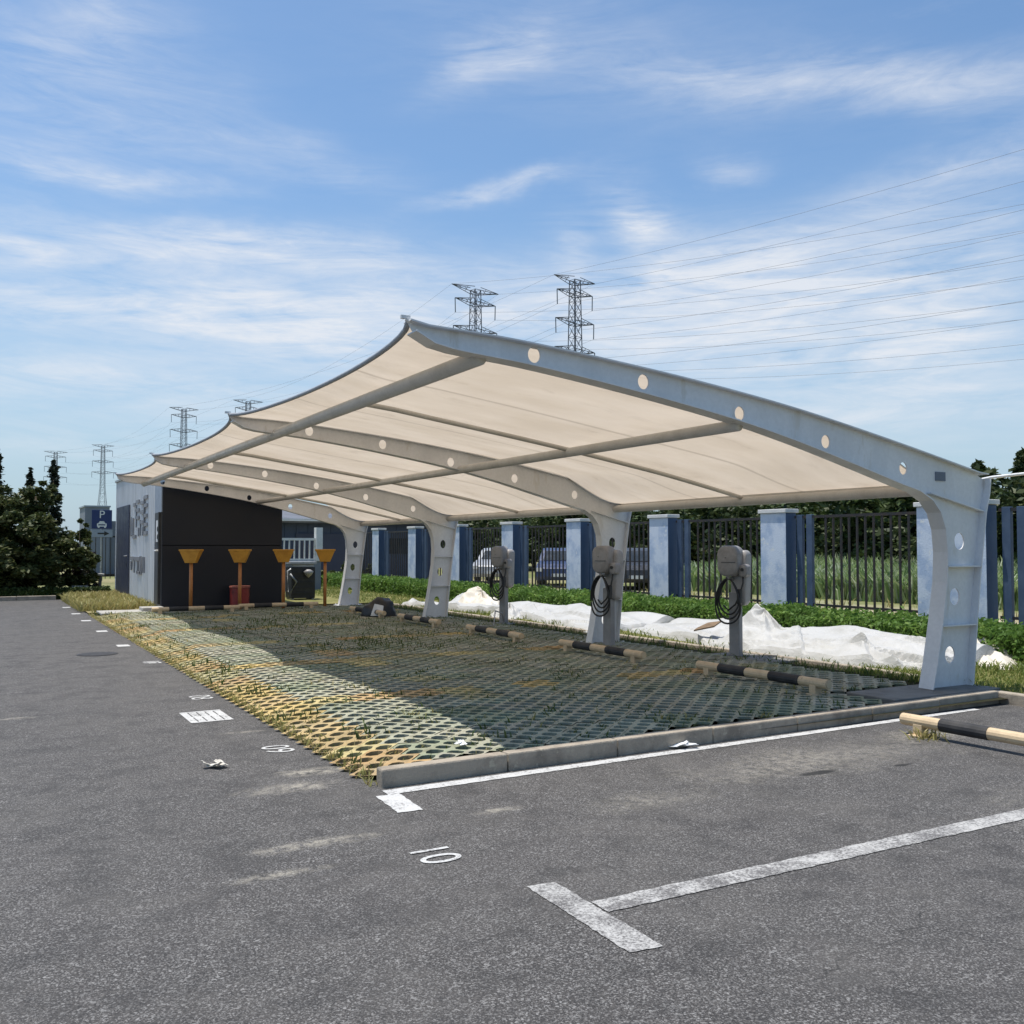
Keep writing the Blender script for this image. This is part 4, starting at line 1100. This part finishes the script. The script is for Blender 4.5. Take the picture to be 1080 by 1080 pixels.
bars([stroke(27.1,775,.9,.05), (27.8,27.9,zz(880),zz(800)), (27.2,27.3,zz(900),zz(780)), (26.6,26.7,zz(900),zz(790)), (26.1,26.25,zz(900),zz(750)), stroke(26.4,895,.35,.04), (25.7,25.76,zz(890),zz(755)), (25.45,25.51,zz(890),zz(755))], 'letter_row', DK)
tag((lambda m_: (m_.box(3.22,3.69,22.5,23.02,.0,.16), m_.build('door_step', M['concrete'], bevel=.012))[1])(MB()), 'pale concrete step block at the cabin corner', 'step')
mb = MB(); mb.box(2.35,3.7,22.2,23.2,.04,.085); tag(mb.build('concrete_apron', M['concrete'], bevel=.01), None, None, None, 'structure')

# orange posts with hopper heads
def make_hopper():
    root = empty('hopper_post', (0,0,0), 'x', 'post', 'orange hopper posts')
    p = MB(); p.tube([(0,0,0),(0,0,1.12)], .04, 12); p.build('post', M['orange_post'], root, smooth=True)
    p = MB(); p.lathe([(.09,.0),(.09,.02),(.045,.03)], 0, 0, 12); p.build('base', M['orange_post'], root)
    p = MB()
    r4 = [(.115,.08,1.10),(.22,.13,1.36),(.235,.14,1.365),(.235,.14,1.40),(.20,.11,1.40),(.10,.06,1.14)]
    for a, b, z in r4: p.v += [(-a,-b,z),(a,-b,z),(a,b,z),(-a,b,z)]
    for i in range(len(r4)-1):
        for k in range(4): q = 4*i+k; s = 4*i+(k+1) % 4; p.f.append((q,s,s+4,q+4)); p.mi.append(0)
    p.f += [(0,1,2,3),(20,21,22,23)]; p.mi += [0,0]
    p.build('hopper', M['orange'], root, bevel=.01)
    return root
hp = make_hopper()
for k, (x, y, lb) in enumerate(((4.15,22.0,'orange post with trapezoid hopper head, at the left end of the black cabin front'),(5.22,22.0,'orange post with trapezoid hopper head, in front of the red bin'),
                                (6.22,22.0,'orange post with trapezoid hopper head, at the right corner of the black cabin'),(7.28,22.2,'orange post with trapezoid hopper head, standing alone left of the farthest column'))):
    o = hp if k == 0 else copy_tree(hp)
    o.location = (x, y, .05); o.rotation_euler = (0,0,R(-28+k*4)); o['label'] = lb
o = empty('fire_bin', (5.36,22.6,.05), 'red cylindrical bin behind an orange post before the black cabin', 'bin')
p = MB(); p.lathe([(.20,0),(.215,.03),(.225,.50),(.21,.50)], 0, 0, 24); p.build('drum', M['red'], o, smooth=False)
p = MB(); p.lathe([(.235,.505),(.24,.52),(.235,.55),(.16,.555)], 0, 0, 24); p.build('lid', M['red_dark'], o)

# outdoor plant right of the cabin: black rack unit with grey top
o = empty('pump_unit', (7.85,26.1,.05), 'black machine rack with grey top beside the cabin', 'machine')
p = MB(); p.box(-.33,.33,-.3,.3,.05,.9); p.build('casing', M['black'], o, bevel=.01)
p = MB()
for z in (.18,.32,.46,.6,.74): p.box(-.335,.3,-.325,-.302,z,z+.03)
p.build('grille', M['iron'], o)
p = MB(); p.box(-.37,.37,-.33,.33,.98,1.05); p.box(-.3,.3,-.28,.28,.902,.975); p.build('top_hood', M['galv'], o, bevel=.01)
p = MB(); p.tube([(-.42,-.25,.05),(-.42,-.25,.8),(-.30,-.25,.88)], .03, 8); p.tube([(-.38,-.32,.2),(-.2,-.34,.5),(-.38,-.32,.72)], .03, 8); p.build('pipe', M['galv'], o, smooth=True)
p = MB(); p.lathe([(.02,.62),(.10,.70),(.14,.78),(.05,.84)], .12, -.36, 14); p.build('filter_bowl', M['charger_light'], o, smooth=True)
p = MB()
for s in (-.28,.28): p.box(s-.03,s+.03,-.26,.26,0,.05)
p.build('skid', M['galv'], o)

# white balustrade and blue workshop behind
o = empty('railing', (9.2,31,0), 'white railing on a low wall behind the black machine', 'railing')
p = MB(); p.box(-.8,.75,-.03,.03,1.72,1.8); p.box(-.8,.75,-.03,.03,1.05,1.12)
for k in range(9): p.box(-.78+k*.17,-.74+k*.17,-.02,.02,1.1,1.75)
p.build('rails', M['white'], o)
p = MB(); p.box(-.85,.8,-.08,.08,0,1.04); p.build('low_wall', M['slate'], o)
p = MB(); p.box(.62,.84,-.12,.12,1.041,2.15); p.build('end_post', M['white'], o)
o = empty('workshop', (13.5,41,0), 'long dark blue steel workshop with grey roof edge behind the farthest column', 'workshop')
p = MB(); p.box(-5,5.2,0,6,0,2.55)
for k in range(20): p.box(-5+k*.52,-4.94+k*.52,-.03,0,.05,2.5)
p.build('wall', M['shedblue'], o)
p = MB(); p.prism([(-5.3,2.55),(5.5,2.55),(5.5,2.72),(-5.3,2.72)], -.6, 6.3); p.add([(-5.3,-.6,2.725),(5.5,-.6,2.725),(5.5,6.3,3.5),(-5.3,6.3,3.5)], [(0,1,2,3)]); p.build('roof', M['shedroof'], o)
p = MB(); p.box(-5.3,5.5,-.68,-.605,2.62,2.70); p.build('gutter', M['white'], o)
p = MB(); p.box(-1.4,1.6,-.07,-.035,0,2.1); p.build('roller_door', M['navy'], o)
p = MB(); p.box(2.3,4.4,-.06,-.035,1.2,1.9); p.build('window', M['glass'], o)
blob_tree('round_bush', (12.1,33.8,.05), [(0,0,.45,.7,.45),(.7,.2,.4,.5,.4),(-.8,.1,.35,.5,.35)], 3500, .06, M['tree_olive'], 'round low bush behind the lone orange post', 'shrub', trunk=(0,0,.4,.04))

# slate block, dark bar fence, parking signs, stone table at the far left
o = empty('utility_block', (5.8,55,0), 'blue-grey utility block behind the parking sign', 'building')
p = MB(); p.box(-.85,.35,0,3,0,3.62); p.build('wall', M['slate'], o)
p = MB(); p.box(.355,2.6,.4,3,0,2.9); p.build('annex', M['slate'], o)
p = MB(); p.box(-.9,.4,-.05,3.05,3.621,3.7); p.build('roof_edge', M['signgrey'], o)
o = empty('bar_fence', (4.9,46,0), 'black iron bar fence below the parking sign', 'fence')
p = MB(); p.box(-2.6,1.0,-.02,.02,1.93,2.0); p.box(-2.6,1.0,-.02,.02,.25,.31)
for k in range(18): p.box(-2.58+k*.205,-2.55+k*.205,-.015,.015,.1,1.95)
p.build('bars', M['fence_bar'], o)
p = MB(); p.box(-.1,-.02,-.04,.04,0,2.05); p.build('post', M['fence_bar'], o)
o = empty('parking_sign', (4.62,44,0), 'blue parking sign with white P above a grey arrow plate', 'sign')
p = MB(); p.tube([(0,.06,0),(0,.06,3.1)], .04, 10); p.build('post', M['galv'], o)
p = MB(); p.box(-.40,.40,0,.03,2.28,3.08); p.build('board', M['signblue'], o, bevel=.01)
f = text_mesh('letter', 'P', .46, M['white'], Matrix.Translation((0,-.006,2.87)) @ Matrix.Rotation(R(90),4,'X'), .004); f.parent = o
p = MB(); p.box(-.19,.19,-.008,-.002,2.37,2.42); p.box(-.19,.19,-.008,-.002,2.47,2.505); p.box(-.19,-.14,-.008,-.002,2.42,2.47); p.box(.14,.19,-.008,-.002,2.42,2.47); p.box(-.16,-.09,-.008,-.002,2.32,2.37); p.box(.09,.16,-.008,-.002,2.32,2.37)
p.add([(-.14,-.005,2.505),(.14,-.005,2.505),(.08,-.005,2.60),(-.08,-.005,2.60)], [(0,1,2,3)]); p.build('car_symbol', M['white'], o)
p = MB(); p.box(-.43,.43,0,.03,1.92,2.24); p.build('arrow_plate', M['signgrey'], o, bevel=.008)
p = MB(); p.box(-.16,.12,-.008,-.002,2.05,2.11); p.add([(.1,-.005,1.98),(.3,-.005,2.08),(.1,-.005,2.18)], [(0,1,2)]); p.build('arrow', M['black'], o)
o = empty('wall_lamp', (4.95,40,0), 'small white wall lamp on a bracket right of the parking sign', 'lamp')
p = MB(); p.tube([(0,0,0),(0,0,2.75)], .035, 8); p.build('post', M['slate'], o)
p = MB(); p.tube([(0,0,2.74),(.2,-.05,2.86),(.34,-.08,2.8),(.34,-.08,2.2)], .045, 8); p.build('lamp_arm', M['white'], o)
o = empty('stone_table', (3.15,32.2,.05), 'pale stone table with thin legs against the cabin wall', 'table')
p = MB(); p.box(-.28,.3,-.28,.28,.58,.63); p.build('table_top', M['stone'], o, bevel=.01)
for sx in (-.18,.2):
    p = MB(); p.box(sx-.03,sx+.03,-.2,.2,0,.579); p.build('leg', M['dark_grey'], o)
for k, (x, y, h, lb) in enumerate(((2.72,31.4,.30,'taller pale stone stool left of the stone table'),(2.35,30.9,.15,'low pale stone stool nearest the asphalt'),(3.05,31.0,.15,'low pale stone stool below the stone table'))):
    o = empty('stone_stool', (x,y,.04), lb, 'stool', 'stone stools')
    p = MB(); p.box(-.22,.22,-.2,.2,h-.05,h); p.build('seat', M['stone'], o, bevel=.01)
    p = MB(); p.box(-.13,.13,-.12,.12,0,h-.0505); p.build('pedestal', M['dark_grey'], o)

# small things on the asphalt
o = empty('manhole_cover', (1.5,14.6,0), 'dark round manhole cover in the sunlit asphalt', 'manhole cover')
p = MB(); p.lathe([(.27,.001),(.27,.005),(.245,.005)], 0, 0, 36); p.build('ring', M['iron'], o)
p = MB(); p.lathe([(.235,.0055),(.235,.007),(.1,.0072)], 0, 0, 36); p.build('lid', M['iron'], o)
def scrap(loc, label, seed, s=.13, mat=None):
    o = empty('litter', loc, label, 'litter')
    r_ = random.Random(seed)
    for k in range(3):
        p = MB(); n = 5
        for i in range(n):
            for j in range(n):
                u, v = i/(n-1)-.5, j/(n-1)-.5
                q = Vector((u*2+seed, v*2, k*3))
                p.v.append((u*s*1.5, v*s*.7, .02+s*.28*abs(noise.noise(q*1.5))+.25*s*u*u))
        for i in range(n-1):
            for j in range(n-1): a = i*n+j; p.f.append((a,a+1,a+n+1,a+n)); p.mi.append(0)
        ob = p.build('scrap', mat or M['paper'], o); ob.location = ((k-1)*s*.55, r_.uniform(-.3,.3)*s, 0); ob.rotation_euler = (0, R(r_.uniform(-25,25)), r_.uniform(0,3))
        so_ = ob.modifiers.new('thick', 'SOLIDIFY'); so_.thickness = .003
scrap((1.44,6.72,.002), 'crumpled pale leaf-like scrap lying on the open asphalt', 2, .075)
scrap((4.62,5.66,.004), 'small white paper scrap at the foot of the front kerb', 5, .08, M['white'])
scrap((3.02,6.15,.095), 'small white chip on the sunlit pavers by the kerb', 9, .04, M['white'])
sp = [(6.55+rng.gauss(0,.08), 5.0+rng.gauss(0,.07), 0, rng.uniform(.03,.11), rng.uniform(.5,1.4)) for k in range(70)]
blades('dead_weed', sp, M['grass_dry'], 'dead dry weed tuft under the nearest wheel stop', 'weeds')

# ---------------------------------------------------------------- parked vehicles beyond the fence
def make_car(name, label, paint, van=False, group=None, L=4.3):
    root = empty(name, (0,0,0), label, 'van' if van else 'car', group)
    W = .86
    if van: prof = [(-2.1,.35),(-2.15,.8),(-2.1,1.9),(-1.9,2.02),(1.1,2.02),(1.5,1.85),(1.95,1.15),(2.15,1.0),(2.2,.4),(2.1,.3),(-2.0,.3)]
    else: prof = [(-2.1,.40),(-2.15,.75),(-2.05,1.0),(-1.75,1.42),(-1.4,1.52),(.15,1.50),(.5,1.42),(1.05,1.02),(1.85,.90),(2.12,.74),(2.16,.42),(2.05,.28),(-2.0,.28)]
    p = MB(); n = len(prof); rings = []
    for yy, sc in ((-W,.0),(-W*.96,.03),(-W*.7,.05),(W*.7,.05),(W*.96,.03),(W,.0)):
        for x, z in prof:
            inset = .14*max(0, (z-.9)/.7)*(1 if abs(yy) > W*.9 else 0)
            p.v.append((x*(1 if abs(yy) < W*.99 else .985), yy-math.copysign(inset, yy), z))
    for r_ in range(5):
        for k in range(n): a = r_*n+k; b = r_*n+(k+1) % n; p.f.append((a,b,b+n,a+n)); p.mi.append(0)
    p.f += [tuple(range(n)), tuple(5*n+k for k in reversed(range(n)))]; p.mi += [0,0]
    p.build('body', paint, root, smooth=False, bevel=.03)
    wz = (1.15,1.80) if van else (1.02,1.40)
    segs = [(-1.9,-.9),(-.8,.3),(.4,1.35)] if van else [(-1.55,-.75),(-.68,.05),(.12,.62)]
    for s in (-1, 1):
        for a, b in segs:
            i0 = .14*(wz[0]-.9)/.7; i1 = .14*(wz[1]-.9)/.7
            y0 = s*(W-i0+.006); y1 = s*(W-i1+.006)
            q = MB(); q.add([(a,y0,wz[0]),(b+(.12 if b > .5 else 0),y0,wz[0]),(b-.15*(b > .5),y1,wz[1]),(a+.12*(a < -1.4),y1,wz[1])], [(0,1,2,3)]); q.build('window', M['glass'], root)
    q = MB(); zz0, zz1 = (1.2,1.8) if van else (1.04,1.40)
    xa, xb = (1.92,1.56) if van else (1.06,.56)
    q.add([(xa,-.66,zz0),(xa,.66,zz0),(xb,.58,zz1),(xb,-.58,zz1)], [(0,1,2,3)]); q.build('windscreen', M['glass'], root)
    for x in (-1.3, 1.3):
        for s in (-1, 1):
            q = MB(); q.tube([(x,s*(W-.18),.31),(x,s*(W+.012),.31)], .31, 18); wl = q.build('wheel', M['black'], root)
            q = MB(); q.tube([(x,s*(W+.012),.31),(x,s*(W+.022),.31)], .19, 14); q.build('rim', M['galv'], wl)
    for s in (-1, 1):
        q = MB(); q.box(2.06,2.17,s*.72-.13,s*.72+.13,.62,.76); q.build('headlight', M['lamp'], root)
    q = MB(); q.box(2.14,2.19,-.26,.26,.42,.54); q.build('number_plate', M['white'], root)
    return root
for fn, loc, rz in ((lambda: make_car('parked_car', 'pale parked car seen through the fence beside the farthest charging post', M['carwhite']), (20.4,37.6,-.05), R(-128)),
                    (lambda: make_car('parked_car', 'dark blue parked car seen through the bars left of the second column', M['carblue']), (20.6,32.8,-.05), R(-125)),
                    (lambda: make_car('parked_car', 'dark parked car seen through the bars right of the second column', M['cardark']), (21.6,29.4,-.05), R(-122)),
                    (lambda: make_car('parked_van', 'dusty pink-grey parked van seen through the bars left of the third column', M['carpink'], True), (21.0,50.5,-.05), R(-118))):
    o = fn(); o.location = loc; o.rotation_euler = (0,0,rz)

# white cabin with red roof edge and curved white lamp at the right edge
o = empty('site_hut', (18.2,8.3,-.05), 'white site hut with a red roof edge beyond the fence at the right', 'hut')
p = MB(); p.box(-1.9,2.4,-2.2,2.0,.0,2.25); p.build('wall', M['white'], o)
p = MB(); p.box(-1.98,2.5,-2.3,2.08,2.251,2.42); p.build('roof', M['red'], o)
p = MB(); p.box(-1.93,-1.901,-.6,.3,0,1.95); p.build('door', M['signgrey'], o)
p = MB(); p.box(-1.93,-1.901,.8,1.6,1.1,1.75); p.build('window', M['glass'], o)
o = empty('street_lamp', (15.6,11.55,-.05), 'thin white lamp with arching arm above the fence at the right', 'lamp')
p = MB(); p.tube([(0,0,0),(0,0,2.6)], .035, 8); p.build('post', M['white'], o)
p = MB(); p.tube([(0,0,2.58),(.12,-.35,2.72),(.25,-.8,2.80),(.4,-1.4,2.84),(.55,-1.9,2.82)], .026, 8); p.build('arm', M['white'], o, smooth=True)
p = MB(); p.box(.42,.68,-2.25,-1.85,2.78,2.85); p.build('lamp_head', M['galv'], o, bevel=.02)

# ---------------------------------------------------------------- pylons and wires
def cam2w(a, d): return (a*fy + d*fx, -a*fx + d*fy)     # along-sight coordinates on the ground -> scene
def pylon_mesh(H, arm_az, hw):
    """lattice tower of height H; arms along arm_az"""
    st, arms, strings = MB(), [], []
    def half(z):
        u = z/H
        return H*(.065*(1-u/.6)+.02*(u/.6)) if u < .6 else H*(.02-.006*(u-.6)/.4)
    lv = [0,.13,.25,.36,.46,.54,.6,.65,.70,.745,.79,.835,.88,.92,.955,1.0]
    t = H*.0012
    c4 = ((-1,-1),(1,-1),(1,1),(-1,1))
    def corner(k, u): s = half(u*H); return (c4[k][0]*s, c4[k][1]*s, u*H)
    for a, b in zip(lv, lv[1:]):
        for k in range(4):
            st.tube([corner(k,a), corner(k,b)], t*1.5, 4, caps=False)
            q = (k+1) % 4
            st.tube([corner(k,a), corner(q,b)], t*.8, 3, caps=False); st.tube([corner(q,a), corner(k,b)], t*.8, 3, caps=False)
            st.tube([corner(k,b), corner(q,b)], t*.8, 3, caps=False)
    pts = []
    for u, w_, hang in ((1.0, hw*1.0, 0), (.955, hw*.86, 1), (.85, hw*.93, 1), (.745, hw*.97, 1)):
        ar = MB(); arms.append(ar); zc = u*H; hc = half(zc)
        ar.tube([(-hc,-hc,zc-H*.014),(hc,-hc,zc-H*.014),(hc,hc,zc-H*.014),(-hc,hc,zc-H*.014),(-hc,-hc,zc-H*.014)], t, 4, caps=False)
        ar.tube([(-hc,-hc,zc),(hc,-hc,zc)], t, 4, caps=False); ar.tube([(-hc,hc,zc),(hc,hc,zc)], t, 4, caps=False)
        for s in (-1, 1):
            z = u*H; hb = half(z); tip = (s*w_, 0, z+(.0 if u < 1 else .004*H)); dz = H*.014
            for by in (-hb, hb):
                ar.tube([(s*hb,by,z-dz),tip], t*1.2, 4, caps=False); ar.tube([(s*hb,by,z+dz*.7),tip], t*1.1, 4, caps=False)
            for f in (.3,.6):
                x = s*(hb+(w_-hb)*f); b_ = hb*(1-f)
                ar.tube([(x,-b_,z-dz*(1-f)),(x,b_,z+dz*.7*(1-f))], t*.8, 3, caps=False); ar.tube([(x,b_,z-dz*(1-f)),(x,-b_,z+dz*.7*(1-f))], t*.8, 3, caps=False)
            if hang:
                ins = MB(); strings.append(ins); ins.tube([tip,(s*w_*.985,0,z-H*.055)], t*1.6, 5); pts.append((s*w_*.985, 0, z-H*.055))
            else: pts.append(tip)
    return st, arms, strings, pts
def pylon(a, d, H, hw, az, label):
    x, y = cam2w(a, d)
    st, arms, strings, pts = pylon_mesh(H, az, hw)
    root = empty('pylon', (x,y,-.05), label, 'pylon', 'lattice power pylons', az)
    st.build('tower', M['pylon'], root, fixn=False); [q.build('cross_arm', M['pylon'], root, fixn=False) for q in arms]; [q.build('insulator', M['insulator'], root, fixn=False) for q in strings]
    mw = Matrix.Translation((x,y,-.05)) @ Matrix.Rotation(az, 4, 'Z')
    return [mw @ Vector(p) for p in pts]
def az_of(da, dd):   # arms square to the line direction (given in sight coordinates)
    vx, vy = cam2w(da, dd); return math.atan2(vy, vx)+math.pi/2
H = 60.
azA = az_of(-153,196); azB = az_of(-98,167)
A1 = pylon(13.8,208,H,6.0,azA,'tall lattice pylon rising over the beam, right of the two nearest')
A2 = pylon(-139,404,H,6.2,azA,'mid-distance lattice pylon rising above the left end of the canopy')
A3 = pylon(-236,551,H,6.2,azA,'distant lattice pylon directly above the parking sign')
B1 = pylon(-8.3,216,H,6.8,az_of(-130,150),'lattice pylon half hidden by the beam, left of the two nearest')
B2 = pylon(-106,383,H,6.0,azB,'lattice pylon whose top alone shows over the canopy left of the middle')
B3 = pylon(-281,588,H,6.8,azA,'most distant lattice pylon, rising behind the slim conifers')
def wires(P, Q, sag):
    for i, (p, q) in enumerate(zip(P, Q)):
        s = sag*(.75 if i < 2 else 1)
        pts = []
        for k in range(25):
            t = k/24; v = p.lerp(q, t); v.z -= 4*s*t*(1-t); pts.append(v)
        m_ = MB(); m_.tube(pts, .022, 4, caps=False)
        tag(m_.build('power_line_wire', M['wire'], fixn=False), 'thin grey power line wire sagging across the sky between pylons', 'wire', 'power line wires')
def shifted(P, a0, d0, a1, d1, dz=0):
    x0, y0 = cam2w(a0, d0); x1, y1 = cam2w(a1, d1); return [p+Vector((x1-x0, y1-y0, dz)) for p in P]
wires(A1, shifted(A1,13.8,208,167,12), 7)
wires(B1, shifted(B1,-8.3,216,150,85,-6), 7)
wires(A2, A1, 7); wires(A3, A2, 6); wires(B2, B1, 7); wires(B3, B2, 7)

# keep the world-placed parts of the carport, hedge and cabin where they were built
bpy.context.view_layer.update()
